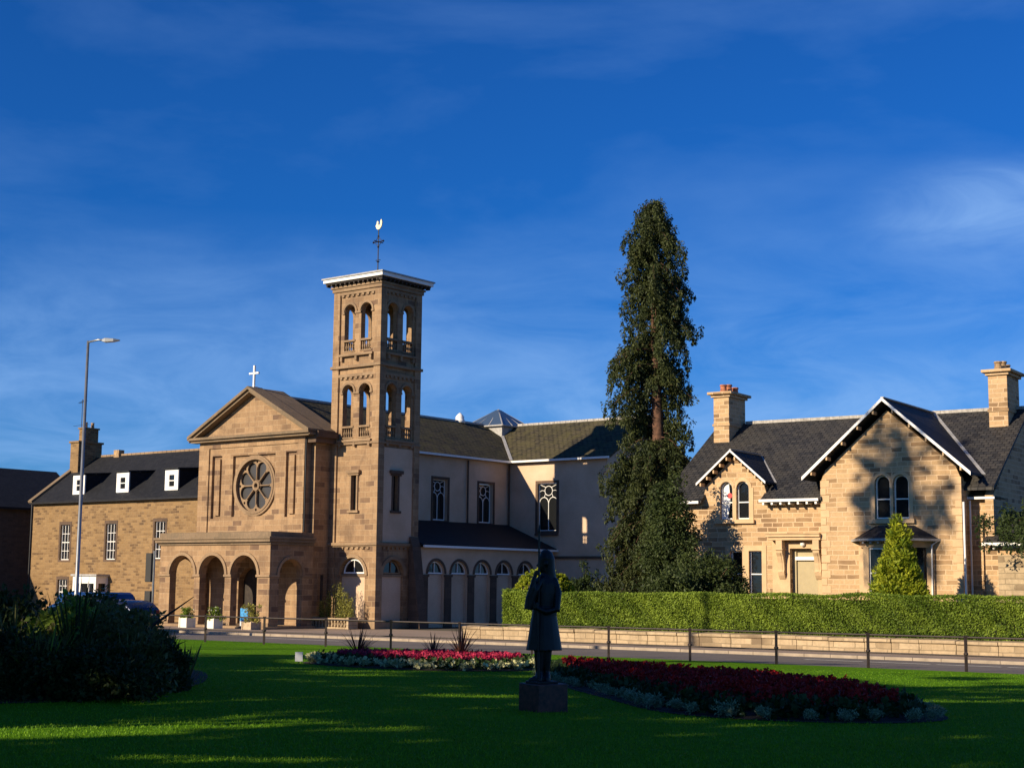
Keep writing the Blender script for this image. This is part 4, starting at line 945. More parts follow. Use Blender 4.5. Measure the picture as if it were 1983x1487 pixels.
# tall conifer
TX, TY = 7.38, 76.; TZ = .0
CF = empty('conifer', (TX, TY, TZ), 0, 'very tall narrow dark conifer with bare trunk showing, between church and house', 'tree')
PPM = 2900/76.
def zz(py): return 2.9+(1128-py)/PPM*1.01
sil = [(385, -16, 12), (402, -52, 38), (425, -72, 52), (470, -72, 82), (500, -62, 84), (550, -76, 84), (600, -72, 82), (640, -82, 80), (680, -104, 78), (725, -85, 70), (770, -108, 62), (800, -62, 66), (850, -80, 72), (900, -100, 80), (960, -104, 82), (1040, -108, 84), (1100, -108, 90), (1140, -95, 88)]
sy = [s[0] for s in sil]; sl_ = [s[1] for s in sil]; sr_ = [s[2] for s in sil]
tb = MB(); tb.tube([(.05, 0, 0), (.1, 0, 5), (.12, .05, 9), (-.02, 0, 14), (-.1, 0, 18), (-.15, 0, 21.2)], [.42, .36, .32, .24, .14, .03], 12)
cc = []; rr_ = []; 
for i in range(620):
    py = 390+750*(random.random()**.93); z = zz(py)
    L_ = np.interp(py, sy, sl_)/PPM; Rr = np.interp(py, sy, sr_)/PPM
    th_ = random.random()*2*math.pi; ext = Rr if math.cos(th_) > 0 else -L_
    dep_ = (Rr-L_)/2
    rmax = abs(math.cos(th_))*ext+(1-abs(math.cos(th_)))*dep_
    rmax *= (.69 if py < 620 else .80)+.14*math.sin(py*.085+2*math.sin(th_*1.0+py*.01)); rmax += (random.random() < .22)*random.uniform(.2, .6)
    rmax = max(.25, rmax); br = MB()
    # gap that bares the trunk on the viewer's side
    if 755 < py < 865 and math.sin(th_) < -.3 and abs(math.cos(th_)) < .8: continue
    if 600 < py < 745 and math.sin(th_) < -.6 and random.random() < .45: continue
    dr_ = .22+.25*random.random()
    pts = []
    k = max(3, int(rmax/.28))
    for j in range(k+1):
        t_ = j/k; rr0 = rmax*t_; pts.append((rr0*math.cos(th_)-.05, rr0*math.sin(th_), z+.25*rmax*t_*(1-t_)*2-dr_*rmax*t_*t_))
    tb.tube(pts, [.05, .03, .015, .008], 5) if i % 3 == 0 else None
    for j, P in enumerate(pts):
        t_ = j/k
        if t_ < .25 and random.random() < .5: continue
        if 755 < py < 865 and abs(P[0]) < .4 and P[1] < .1: continue
        cc.append((P[0]+random.gauss(0, .06), P[1]+random.gauss(0, .06), P[2]-.05)); rr_.append(.15+.16*random.random()); q0 = cc[-1]
        if t_ > .3 and random.random() < .75: cc.append((q0[0]+random.gauss(0, .05), q0[1]+random.gauss(0, .05), q0[2]-.28)); rr_.append(.13+.08*random.random())
        if t_ > .4 and random.random() < .4: cc.append((q0[0], q0[1], q0[2]-.52)); rr_.append(.10)
tb.build('trunk', M['bark'], CF, smooth=True)
cc = np.array(cc); rr_ = np.array(rr_)
C1, D1, S1, T1 = clumps(cc, rr_, 34, .15, 1.3, 1.25)
cards('crown', C1, D1, S1, M['conifer'], CF, T1, .38)
def shrub(name, x, y, rx, ry, h, m, label, cat, ncl=120, per=60, size=.12, group=None, shape='dome', z=None, cr=.2, stems=True, droop=0., wild=.12, asp=.5):
    z = zat(x, y) if z is None else z
    e_ = empty(name, (x, y, z), 0, label, cat, group); cen = []
    for i in range(ncl):
        th_ = random.random()*2*math.pi; t_ = random.random()
        if shape == 'dome': u_ = math.sqrt(random.random()); hh = h*math.sqrt(max(0, 1-u_*u_)); q_ = .55+.45*random.random()**.5; px_, py_, pz_ = rx*u_*math.cos(th_), ry*u_*math.sin(th_), hh*q_
        elif shape == 'cone': t_ = 1-math.sqrt(random.random()); pr_ = (1-t_)**.75*(.85+wild*math.sin(th_*3+t_*9)); q_ = .6+.4*random.random()**.5; px_, py_, pz_ = rx*pr_*q_*math.cos(th_), ry*pr_*q_*math.sin(th_), h*t_
        else: u_ = math.sqrt(random.random()); px_, py_, pz_ = rx*u_*math.cos(th_), ry*u_*math.sin(th_), h*random.random()*(1-.45*u_)
        cen.append((px_+random.gauss(0, wild*.4), py_+random.gauss(0, wild*.4), max(.05, pz_+random.gauss(0, wild*.35))))
    if stems:
        s_ = MB()
        for i in range(7): c = random.choice(cen); s_.tube([(c[0]*.08, c[1]*.08, -.05), (c[0]*.45, c[1]*.45, c[2]*.55), c], [.05, .03, .012], 5)
        s_.build('stem', M['bark'], e_)
    clump_obj('foliage', m, e_, cen, cr, per, size, droop, 1, asp); return e_
shrub('yew_bush', 7.9, 63.0, 1.75, 1.3, 3.0, M['yew'], 'spreading dark green yew in front of the villa, right of the conifer trunk', 'bush', 330, 80, .13, z=1.5, cr=.36, wild=.85, shape='cyl')
shrub('side_yew', 7.2, 68.0, 1.0, .9, 7.6, M['yew'], 'dark green yew growing round the foot of the tall conifer', 'bush', 480, 80, .14, z=1.0, cr=.38, wild=.6, shape='cyl', droop=.6)
shrub('golden_conifer', 15.5, 60.2, 1.45, 1.2, 4.75, M['golden'], 'bright golden green conical conifer in front of the bay window', 'bush', 520, 60, .17, shape='cone', z=.95, cr=.26, wild=.16, droop=-.7, asp=.35)
bl_ = shrub('clipped_bush', 1.5, 66, 1.38, 1.3, 1.45, M['golden'], 'rounded clipped yellow green dome bush behind the statue', 'bush', 500, 60, .09, z=2.05, cr=.09, wild=.03)
MB().lathe((0, 0, -2.0), [(1.0, 0), (1.15, 2.0), (1.1, 2.6), (.8, 3.0), (.3, 3.3)], 14).build('core', M['timber'], bl_)
shrub('climbing_shrub', 4.9, 96.6, 1.1, .8, 4.5, M['dark'], 'dark ivy shrub against the shaded transept wall beside the conifer', 'bush', 160, 50, .16, z=.0, shape='cyl', cr=.3, wild=.3)
# leafy tree overhanging from the right
LTx, LTy = 22.8, 60.0
LTr = empty('overhanging_tree', (LTx, LTy, .9), 0, 'dark leafy tree reaching in from the right edge in front of the villa', 'tree')
tb = MB(); tb.tube([(0, 0, 0), (.05, 0, 3), (-.1, 0, 6)], [.2, .16, .1], 8); cen = []
for i in range(120):
    th_ = random.random()*6.28; L_ = random.uniform(1.2, 4.1); z0 = random.uniform(3.7, 5.0)
    tip = (math.cos(th_)*L_, math.sin(th_)*L_*.8, z0+random.uniform(-.7, .5))
    if i < 14: tb.tube([(0, 0, z0-.5), (tip[0]*.5, tip[1]*.5, z0), tip], [.06, .035, .012], 5)
    for k in range(3): t_ = .5+.25*k; cen.append((tip[0]*t_, tip[1]*t_, z0+(tip[2]-z0)*t_))
tb.build('trunk', M['bark'], LTr); clump_obj('crown', M['dark'], LTr, cen, .33, 60, .13, .3)

# sun patches wanted on the ground; leaves of the unseen trees are cut away for them
SUN_CUTS = [(-4.5, 23.7, .45), (-5.6, 22.6, .35), (-2.32, 13.95, 0.9), (-5.23, 16.23, 0.45), (-4.74, 16.44, 0.33), (-3.42, 30.89, 0.64), (-3.79, 26.9, 0.42), (-2.17, 25.06, 0.52), (-1.19, 25.98, 0.41), (-0.28, 23.55, 0.62), (-0.95, 17.1, 0.31), (3.1, 18.57, 0.41), (8.18, 32.88, 1.02), (5.38, 17.4, 0.27), (0.08, 14.76, 0.23), (-3.65, 16.51, 0.26), (7.78, 35.08, 1.1), (-5.42, 37.45, 0.45), (4.64, 14.28, 0.22), (-0.67, 15.94, 0.17), (2.11, 17.11, 0.26), (0.55, 15.59, 0.2), (-1.7, 13.14, 0.45), (-1.5, 36, 1.2), (0.6, 36, 1.0), (5.2, 40.5, 2.2), (-8, 50, 6), (-9, 45, 4)]
def park_tree(x, y, H, R, z0c, label, n=260, per=26, size=.42, seed=None, trunk=.35, cf=.2):
    z = zat(x, y); e_ = empty('park_tree', (x, y, z), 0, label, 'tree', 'tall trees of the park beside the lawn'); cen = []; rc_ = []
    tb = MB(); tb.tube([(0, 0, -.1), (.1, .1, H*.35), (0, .1, H*.62), (.1, 0, H*.9)], [trunk, trunk*.8, trunk*.5, .08], 9)
    hc = (H+z0c)/2; hh = (H-z0c)/2
    for i in range(n):
        u = unit(1)[0]; q_ = RNG.random()**.4; P = (u[0]*R*q_, u[1]*R*q_, hc+u[2]*hh*q_)
        cen.append(P); rc_.append(R*cf*(.6+.6*random.random()))
        if i % 16 == 0: tb.tube([(0, 0, max(z0c*.8, P[2]-R*.9)), (P[0]*.5, P[1]*.5, P[2]-R*.2), P], [trunk*.3, trunk*.2, .03], 5)
    tb.build('trunk', M['bark'], e_); C_, D_, S_, T_ = clumps(cen, np.array(rc_), per, size); Wp = C_+np.array([x, y, z]); t_ = (Wp[:, 2]-1.15)/.41; X_2 = Wp[:, 0]+.816*t_; Y_2 = Wp[:, 1]+.577*t_
    k_ = np.ones(len(C_), bool)
    for (ax, ay, ar) in SUN_CUTS: ry_ = max(.35, .0016*ay*ay); k_ &= (((X_2-ax)/(ar+.35))**2+((Y_2-ay)/ry_)**2 > 1) | (RNG.random(len(k_)) < (0 if ar >= .9 or ar < .5 and ay > 22 and ax < -4.4 else .16))
    cards('crown', C_[k_], D_[k_], S_[k_], M['park'], e_, T_[k_], .7); return e_
# the tall tree whose shadow falls on the villa's gable, then the row whose shade covers the lawn
def along(px_, py_, t_): return px_-.816*t_, py_-.577*t_
gx, gy = along(17.1, 64.7, 47)
park_tree(gx, gy, 28.8, 2.15, 20.0, 'very tall park tree with a high narrow crown beside the road', n=210, per=17, size=.30, trunk=.2, cf=.17)
row = []
for i, (a, w_) in enumerate(((-58, -6), (-49, -3), (-41.5, -7), (-34, -2.5), (-27, -6), (-20, -3), (-13, -7), (-5, -4), (-63, 6), (-30, -14), (-45, -13), (-16, -14))):
    P = GP(a, w_); H_ = (18.6, 17.8, 17.4, 18.2, 17.7, 17.2, 16.6, 15.8, 17.4, 17, 17, 17)[i]
    park_tree(P.x, P.y, H_, 4.6, 3.2, 'broad leafy park tree shading the lawn', n=230, per=30, size=.55)

# ---------------------------------------------------------------- street lamp, signal, vehicles
lx, ly = -17.2, 60.; lz = zat(lx, ly)
SL = empty('street_lamp', (lx, ly, lz), 0, 'tall grey steel street lamp with one short arm', 'street lamp')
m_ = MB(); m_.tube([(0, 0, 0), (0, 0, 1.2), (0, 0, 1.25), (0, 0, 11.75)], [.12, .12, .085, .055], 12); m_.tube([(0, 0, 11.7), (.45, -.15, 11.78), (.75, -.25, 11.74)], .04); m_.build('pole', M['galv'], SL, smooth=True)
m_ = MB(); m_.loft([[(.62+d, -.25+yy*.8-.1*d, 11.74+zq*zs_) for yy, zq in ((-w2, -.5), (w2, -.5), (w2, .5), (-w2, .5))] for d, w2, zs_ in ((0, .06, .08), (.15, .15, .17), (.5, .15, .12), (.75, .06, .04))])
m_.build('lamp_head', M['galv'], SL, .01)
sx, sy_ = -16.35, 68.3; TS = empty('traffic_signal', (sx, sy_, zat(sx, sy_)), rad(-25), 'dark backed traffic signal on a thin pole before the porch', 'traffic signal')
MB().tube([(.28, 0, 0), (.28, 0, 3.6)], .05).build('pole', M['galv'], TS)
MB().box(-.12, .2, -.1, .05, 2.2, 3.5).build('backing_board', M['boardblack'], TS, .02); MB().box(-.12, .2, -.1, .05, .9, 1.8).build('control_box', M['boardblack'], TS, .02)
m_ = MB()
for z in (3.3, 2.9, 2.5): m_.lathe((.04, .12, z-.1), [(.08, 0), (.1, .1), (.08, .2)], 8)
m_.build('lamp_visor', M['boardblack'], TS)
def vehicle(name, a, w_, L_, Wd, Hh, prof, paint, label, cat):
    P = GP(a, w_); e_ = empty(name, (P.x, P.y, gz(w_)+.01), -GF, label, cat)
    b = MB(); n = len(prof)
    for k, (y0, y1, s_) in enumerate(((-Wd/2+.09, Wd/2-.09, 1.),)):
        b.loft([[(x, y, z) for x, z in prof] if abs(y) < Wd/2-.05 else [(x*.985, y, .32+(z-.32)*.90 if z > .8 else z) for x, z in prof] for y in (-Wd/2, -Wd/2+.1, Wd/2-.1, Wd/2)])
    b.build('body', M[paint], e_, .03, True)
    zt = max(z for x, z in prof); xs = [x for x, z in prof if z > zt-.12]; xa, xb = min(xs), max(xs)
    g_ = MB()
    for y in (-Wd/2-.004, Wd/2-.016): g_.prism([(xa-.12, zt-.52), (xb+.18, zt-.52), (xb-.05, zt-.17), (xa+.05, zt-.17)], 'y', y, y+.02)
    g_.build('side_window', M['glass'], e_)
    for x in (-L_*.31, L_*.31):
        for y in (-Wd/2+.02, Wd/2-.02):
            wh = MB(); sg = -1 if y < 0 else 1
            wh.prism(circ(x, .31, .31, 20), 'y', y-.1, y+.1); wo_ = wh.build('wheel', M['tyre'], e_, .02)
            MB().prism(circ(x, .31, .19, 16), 'y', min(y+sg*.1, y+sg*.115), max(y+sg*.1, y+sg*.115)).build('rim', M['galv'], wo_)
    for y in (-Wd/2+.16, Wd/2-.16): MB().box(L_/2-.06, L_/2+.015, y-.1, y+.1, .75, .95).build('tail_light', M['lens'], e_, .01)
    MB().box(L_/2-.0, L_/2+.02, -.26, .26, .5, .62).build('number_plate', M['signwhite'], e_)
    return e_
hatch = [(-2, .3), (2, .3), (2.02, .55), (2.0, .9), (1.93, 1.05), (1.6, 1.26), (1.2, 1.36), (-.2, 1.38), (-.55, 1.30), (-1.05, 1.0), (-1.85, .86), (-2.02, .6)]
vehicle('parked_car', -52.2, 46.0, 4, 1.7, 1.45, hatch, 'carpaint', 'dark navy hatchback parked on the road behind the planting', 'car')
vanp = [(-2.2, .3), (2.2, .3), (2.22, .6), (2.2, 1.2), (2.1, 1.6), (1.9, 1.7), (-.9, 1.7), (-1.3, 1.58), (-1.6, 1.15), (-2.15, .98), (-2.22, .6)]
vehicle('parked_van', -57.7, 49.3, 4.4, 1.8, 1.9, vanp, 'carblue', 'bright blue small van mostly hidden by the dark shrubs', 'van')

# ---------------------------------------------------------------- planters, niche plants, sign board
def CP(a, b, z=0): r = rad(-38); return Vector((-7.99+a*math.cos(r)-b*math.sin(r), 90.87+a*math.sin(r)+b*math.cos(r), z))
def planter(a, b, w2, h, m, label, leaf, hl, grp='planters before the porch'):
    P = CP(a, b); z = zat(P.x, P.y); e_ = empty('planter', (P.x, P.y, z), rad(-38), label, 'planter', grp)
    bx_ = MB(); bx_.slab(rect(-w2/2, w2/2, -w2/2, w2/2), [rect(-w2/2+.05, w2/2-.05, -w2/2+.05, w2/2-.05)], 'xy', 0, h); bx_.box(-w2/2+.05, w2/2-.05, -w2/2+.05, w2/2-.05, 0, h-.06)
    for s in (-1, 1):
        for t_ in (-1, 1): bx_.box(s*w2/2-.04, s*w2/2+.04, t_*w2/2-.04, t_*w2/2+.04, 0, h+.03)
    bx_.build('box', m, e_)
    pl = empty('potted_plant', (P.x, P.y, z+h-.05), 0, label.replace('planter', 'planter plant').replace('square', '').strip(), 'plant', 'plants in the porch planters')
    pl['label'] = leaf[0]; cen = [(random.gauss(0, .2), random.gauss(0, .2), random.uniform(.05, hl)) for i in range(26)]
    clump_obj('foliage', M[leaf[1]], pl, cen, .16, 40, .11, -.3)
    if leaf[2]: clump_obj('flower', M['whitepetal'], pl, [(random.gauss(0, .22), random.gauss(0, .22)-.1, random.uniform(.3, hl+.1)) for i in range(9)], .04, 8, .07)
planter(-8.2, -7.6, .62, .55, M['planterwhite'], 'white square planter box left of the other white one', ('bushy green plant in the left white planter', 'lime', True), .62)
planter(-5.8, -7.6, .62, .55, M['planterwhite'], 'white square planter box before the middle porch arch', ('green plant with white blooms in the second white planter', 'lime', True), .7)
planter(-2.95, -7.3, .70, .42, M['planterstone'], 'sandy low planter before the right porch arch', ('tall feathery yellow green plant in the sandy planter', 'bamboo', False), 1.0)
P = CP(-5.3, -5.75); ab = empty('notice_board', (P.x, P.y, .14), rad(-38), 'light blue and white poster board standing at the porch entrance', 'sign')
MB().box(-.32, .32, -.02, .02, .3, 1.05).build('poster', M['bluesign'], ab); MB().box(-.32, .32, -.025, .025, .02, .3).build('white_strip', M['signwhite'], ab)
m_ = MB(); m_.bar((-.3, .04, 1.0), (-.3, .4, 0), .03, .03); m_.bar((.3, .04, 1.0), (.3, .4, 0), .03, .03); m_.build('leg', M['galv'], ab)
# balustered trough with bamboo at the foot of the tower
P = CP(-2.3, -1.2); TR = empty('stone_trough', (P.x, P.y, 0), rad(-38), 'pale balustered stone trough at the foot of the bell tower', 'planter')
m_ = MB(); m_.box(-1.75, 1.5, -.35, .45, .0, .1); m_.box(-1.75, 1.5, -.35, .45, .52, .64); m_.box(-1.6, 1.4, -.1, .4, .1, .52)
for i in range(12): m_.lathe((-1.6+i*.265, -.22, .1), [(.05, 0), (.07, .08), (.04, .2), (.07, .34), (.05, .42)], 8)
for x in (-1.72, 1.4): m_.box(x-.08, x+.08, -.36, .46, 0, .7)
m_.build('balustrade', M['gardenwall'], TR)
m_ = MB(); m_.box(-1.62, -1.5, .3, .42, .64, 3.2); m_.build('wooden_post', M['timber'], TR)
BM = empty('bamboo', (P.x, P.y, .6), rad(-38), 'yellow green bamboo stems in the trough below the tower window', 'plant')
C_ = []; D_ = []; s_ = MB()
for i in range(60):
    x0 = random.uniform(-1.45, 1.3); hh = random.uniform(.9, 2.3)*(.75+.25*math.cos(x0*2)); s_.tube([(x0, random.uniform(0, .35), 0), (x0+random.gauss(0, .1), .2, hh*.6), (x0+random.gauss(0, .2), .15, hh)], [.012, .01, .005], 4)
    for k in range(34): t_ = random.random()**.8; C_.append((x0+random.gauss(0, .1), .18+random.gauss(0, .12), hh*t_)); D_.append((random.gauss(0, .5), random.gauss(0, .5), random.uniform(-.6, 1.)))
s_.build('stem', M['bamboo'], BM); cards('foliage', C_, D_, .16, M['bamboo'], BM, None, .25)

# ---------------------------------------------------------------- statue
sx, sy_ = .45, 20.0; sz = zat(sx, sy_)
ST = empty('statue', (sx, sy_, sz), 0, 'black bronze statue of a long-coated figure holding an upright staff on a square plinth', 'statue')
ph = .36
def rotbox(mb, cx, cy, hx, hy, a, z0, z1, k=1.):
    c, s = math.cos(a), math.sin(a); q4 = [(-hx, -hy), (hx, -hy), (hx, hy), (-hx, hy)]
    mb.hexa([(cx+x*c-y*s, cy+x*s+y*c, z0) for x, y in q4], [(cx+x*k*c-y*k*s, cy+x*k*s+y*k*c, z1) for x, y in q4])
pm_ = MB(); rotbox(pm_, .0, .05, .235, .235, rad(33), -.05, ph, .985); pm_.build('plinth', M['plinth'], ST, .012)
bm_ = MB()
def ell(cx, cy, cz, rx, ry, n=20, ph_=0, wob=0): return [(cx+rx*math.cos(2*math.pi*i/n)*(1+wob*math.cos(10*math.pi*i/n+ph_)), cy+ry*math.sin(2*math.pi*i/n)*(1+wob*math.cos(10*math.pi*i/n+ph_)), cz) for i in range(n)]
def L3(rows, **k): bm_.loft([ell(*r, **k) for r in rows])
# coat skirt and torso
L3([(.0, .0, .40, .235, .17), (.0, 0, .43, .23, .165), (.0, 0, .62, .20, .15), (.0, 0, .84, .165, .125), (.01, 0, .98, .160, .12), (.015, 0, 1.15, .165, .12), (.02, 0, 1.27, .165, .11), (.02, 0, 1.34, .12, .09), (.02, 0, 1.40, .06, .06)], wob=.03)
# legs, boots
for x, y in ((-.055, -.02), (.04, .03)):
    L3([(x, y, .0, .055, .10), (x, y, .05, .055, .09), (x, y+.01, .12, .045, .05), (x, y, .28, .06, .06), (x, y, .45, .075, .075)])
    L3([(x-.05, y-.02, .0, .09, .045), (x-.05, y-.02, .03, .085, .042), (x-.02, y, .07, .05, .04)])
# head: facing left, eyes mid height, nose, chin, ear; long hair down the back
hx, hz_ = .015, 1.50
L3([(hx+.0, 0, 1.36, .045, .045), (hx-.005, 0, 1.41, .055, .05), (hx-.02, 0, 1.44, .07, .06), (hx-.015, 0, 1.50, .088, .072), (hx-.005, 0, 1.57, .094, .077), (hx, 0, 1.63, .085, .07), (hx+.01, 0, 1.68, .05, .045)])
bm_.loft([[(hx-.085, -.012, 1.545), (hx-.085, .012, 1.545), (hx-.06, 0, 1.55)], [(hx-.125, -.014, 1.50), (hx-.125, .014, 1.50), (hx-.07, 0, 1.49)]])
bm_.lathe((hx+.01, -.078, 1.50), [(.01, 0), (.022, .02), (.022, .04), (.01, .06)], 8)
bm_.tube([(hx-.08, -.02, 1.45), (hx-.095, 0, 1.452), (hx-.08, .02, 1.45)], .009, 6)
L3([(.07, .03, 1.12, .05, .05), (.075, .02, 1.22, .08, .075), (.065, .015, 1.36, .09, .085), (.05, .01, 1.50, .09, .088), (.035, 0, 1.60, .10, .088), (.025, 0, 1.68, .075, .068), (.02, 0, 1.715, .03, .03)], wob=.02)
# arms: near arm bent up to the staff; far arm crossing the waist; tapering
bm_.tube([(.0, -.03, 1.34), (-.05, -.07, 1.31), (-.12, -.14, 1.18), (-.19, -.15, .98), (-.205, -.15, .93)], [.045, .055, .06, .055, .052], 12)
bm_.tube([(-.205, -.15, .93), (-.19, -.16, 1.08), (-.15, -.17, 1.22), (-.125, -.16, 1.36)], [.055, .05, .042, .028], 12)
bm_.tube([(.06, 0, 1.345), (.13, -.02, 1.31), (.175, -.06, 1.15), (.16, -.13, .93), (.02, -.17, .90), (-.12, -.17, .96)], [.04, .052, .055, .05, .042, .03], 12)
# hands: palm, four fingers curled round the staff and a thumb
for (px_, py_, pz_, s_) in ((-.115, -.155, 1.39, 1), (-.13, -.17, .97, -1)):
    bm_.loft([ell(px_, py_, pz_-.035, .022, .016, 8), ell(px_+.004, py_, pz_, .028, .018, 8), ell(px_+.004, py_, pz_+.04, .026, .016, 8)])
    for k in range(4): z_ = pz_-.012+k*.019; r_ = .0095-.0008*abs(k-1.5); bm_.tube([(px_+.01, py_-.012, z_), (px_+.035, py_-.03, z_+.003), (px_+.056, py_-.012, z_+.004), (px_+.05, py_+.012, z_)], [r_, r_, r_*.9, r_*.8], 6)
    bm_.tube([(px_, py_+.005, pz_-.02), (px_+.02, py_+.03, pz_+.005), (px_+.045, py_+.028, pz_+.02)], [.012, .011, .009], 6)
bo = bm_.build('figure', M['bronze'], ST); bo.location = (0, 0, ph+.03); bo.scale = (1.02, 1.1, 1)
rm_ = bo.modifiers.new('remesh', 'REMESH'); rm_.mode = 'VOXEL'; rm_.voxel_size = .008; rm_.use_smooth_shade = True
sm_ = bo.modifiers.new('smooth', 'SMOOTH'); sm_.factor = .5; sm_.iterations = 3
# coat details: belt, lapel, cuffs and hem fold
dt = MB(); dt.loft([ell(.005, 0, .93, .172, .133), ell(.005, 0, .975, .171, .132)])
do_ = dt.build('belt', M['bronze'], ST, smooth=True); do_.location = (0, 0, ph+.03); do_.scale = (1.02, 1.1, 1)
sf_ = MB(); sf_.tube([(-.07, -.17, .02), (-.072, -.165, 1.95)], [.014, .012], 8); sf_.lathe((-.072, -.165, 1.93), [(.013, 0), (.02, .03), (.004, .12)], 8)
so_ = sf_.build('staff', M['bronze'], ST); so_.location = (0, 0, ph+.02)
bs_ = MB(); rotbox(bs_, -.02, 0, .17, .14, rad(33), ph-.002, ph+.035); bs_.build('base_plate', M['bronze'], ST, .01)

# ---------------------------------------------------------------- flower beds
def bed(name, label, outline, near, red, border, reds='crimson_bedding', zh=.42, seed=1):
    pass
def inside(poly, x, y):
    r = False; n = len(poly)
    for i in range(n):
        x1, y1 = poly[i]; x2, y2 = poly[(i+1) % n]
        if (y1 > y) != (y2 > y) and x < (x2-x1)*(y-y1)/(y2-y1)+x1: r = not r
    return r
def smooth_poly(P, it=3):
    for _ in range(it):
        Q = []
        for i in range(len(P)): a, b = P[i], P[(i+1) % len(P)]; Q += [(a[0]*.75+b[0]*.25, a[1]*.75+b[1]*.25), (a[0]*.25+b[0]*.75, a[1]*.25+b[1]*.75)]
        P = Q
    return P
def soil(name, poly, label):
    P = smooth_poly(poly); m_ = MB(); cx = sum(p[0] for p in P)/len(P); cy = sum(p[1] for p in P)/len(P); n = len(P)
    rings = []
    for k, dz in ((1.0, .01), (.985, -.03) , (.95, .03), (.7, .08), (.3, .10)): rings.append([(cx+(x-cx)*k, cy+(y-cy)*k, zat(cx+(x-cx)*k, cy+(y-cy)*k)+dz) for x, y in P])
    m_.loft(rings); o = m_.build(name, M['soil']); return tag(o, kind='structure'), P
def edgedist(P, x, y):
    best = 9
    for i in range(len(P)):
        ax, ay = P[i]; bx, by_ = P[(i+1) % len(P)]; dx, dy = bx-ax, by_-ay; t_ = max(0, min(1, ((x-ax)*dx+(y-ay)*dy)/(dx*dx+dy*dy+1e-9))); best = min(best, math.hypot(x-ax-dx*t_, y-ay-dy*t_))
    return best
def fill(P, n, dmin, dmax=99):
    xs = [p[0] for p in P]; ys = [p[1] for p in P]; out = []
    while len(out) < n:
        x, y = random.uniform(min(xs), max(xs)), random.uniform(min(ys), max(ys))
        if inside(P, x, y):
            d = edgedist(P, x, y)
            if dmin <= d <= dmax: out.append((x, y))
    return out
def mass(name, label, pts, h0, h1, m, per, r, size, cat='flowers', asp=.8, droop=-.6):
    C_ = [(x, y, zat(x, y)+random.uniform(h0, h1)) for x, y in pts]
    Cc, D_, S_, T_ = clumps(C_, r, per, size, droop, .8); o = cards(name, Cc, D_, S_, m, None, T_, asp); return tag(o, label, cat, None, 'stuff')
# far bed: crimson and pink with a pale border, three sword-leaved plants
b1 = [(-5.2, 36.6), (-4.6, 38.4), (-2.5, 40.0), (-.2, 39.8), (1.2, 38.2), (.9, 35.6), (-.3, 33.9), (-2.2, 33.2), (-4.0, 34.6)]
_, P1 = soil('soil', b1, '')
mass('bedding_foliage', 'dark green leaves under the crimson flowers of the far bed', fill(P1, 900, .3), .02, .2, M['bed_green'], 26, .14, .10, 'leaves')
mass('crimson_flowers', 'crimson and pink flowers massed in the far bed left of the statue', fill(P1, 1500, .75), .18, .31, M['crimson'], 13, .075, .065)
mass('pale_flowers', 'cream flowers edging the near side of the far bed', fill(P1, 520, .12, .65), .06, .2, M['cream_petal'], 12, .08, .07)
# near bed: scarlet with silver mounds along its rim
b2 = [(.45, 34.5), (.7, 29), (1.15, 25.8), (1.6, 23), (1.9, 20.6), (2.6, 19.4), (4.1, 19.0), (5.4, 19.6), (6.1, 20.8), (6.2, 23.5), (5.8, 26.5), (4.8, 29.5), (3.2, 32), (1.5, 35)]
_, P2 = soil('soil', b2, '')
mass('bedding_foliage', 'dark green leaves under the scarlet flowers of the near bed', fill(P2, 1500, .3), .02, .22, M['bed_green'], 26, .14, .09, 'leaves')
mass('scarlet_flowers', 'scarlet flowers massed in the near bed right of the statue', fill(P2, 1900, .62), .20, .38, M['scarlet'], 14, .06, .055)
def silver_mound(r):
    e_ = cards('silver_plant', *clumps([(random.gauss(0, r*.28), random.gauss(0, r*.28), random.uniform(.03, r*.8)) for i in range(22)], r*.42, 26, .055, -.5)[:3], M['silver'], None, None, .35)
    return e_
protos = [silver_mound(.2), silver_mound(.24), silver_mound(.17)]
def rim(P, step, inset):
    out = []; acc = 0; cx = sum(p[0] for p in P)/len(P); cy = sum(p[1] for p in P)/len(P)
    for i in range(len(P)):
        a, b = P[i], P[(i+1) % len(P)]; L_ = math.hypot(b[0]-a[0], b[1]-a[1]); acc += L_
        if acc >= step: acc = 0; dx, dy = cx-b[0], cy-b[1]; d = math.hypot(dx, dy); out.append((b[0]+dx/d*inset, b[1]+dy/d*inset))
    return out
k = 0
for bi, (P, st_, ins) in enumerate(((P2, .5, .26), (P1, .8, .28))):
    for (x, y) in rim(P, st_, ins):
        src = protos[k % 3]; o = src if k < 3 else src.copy()
        if k >= 3: COL.objects.link(o)
        s_ = random.uniform(.6, .95); o.scale = (s_, s_, s_*.8); o.rotation_euler = (0, 0, random.random()*6.28); o.location = (x+random.gauss(0, .05), y+random.gauss(0, .05), zat(x, y)+.04)
        tag(o, 'silvery dusty leaved mound plant edging the near scarlet flower bed' if bi == 0 else 'silvery mound plant edging the far crimson flower bed', 'plant', 'silver plants edging the near bed' if bi == 0 else 'silver plants edging the far bed'); k += 1
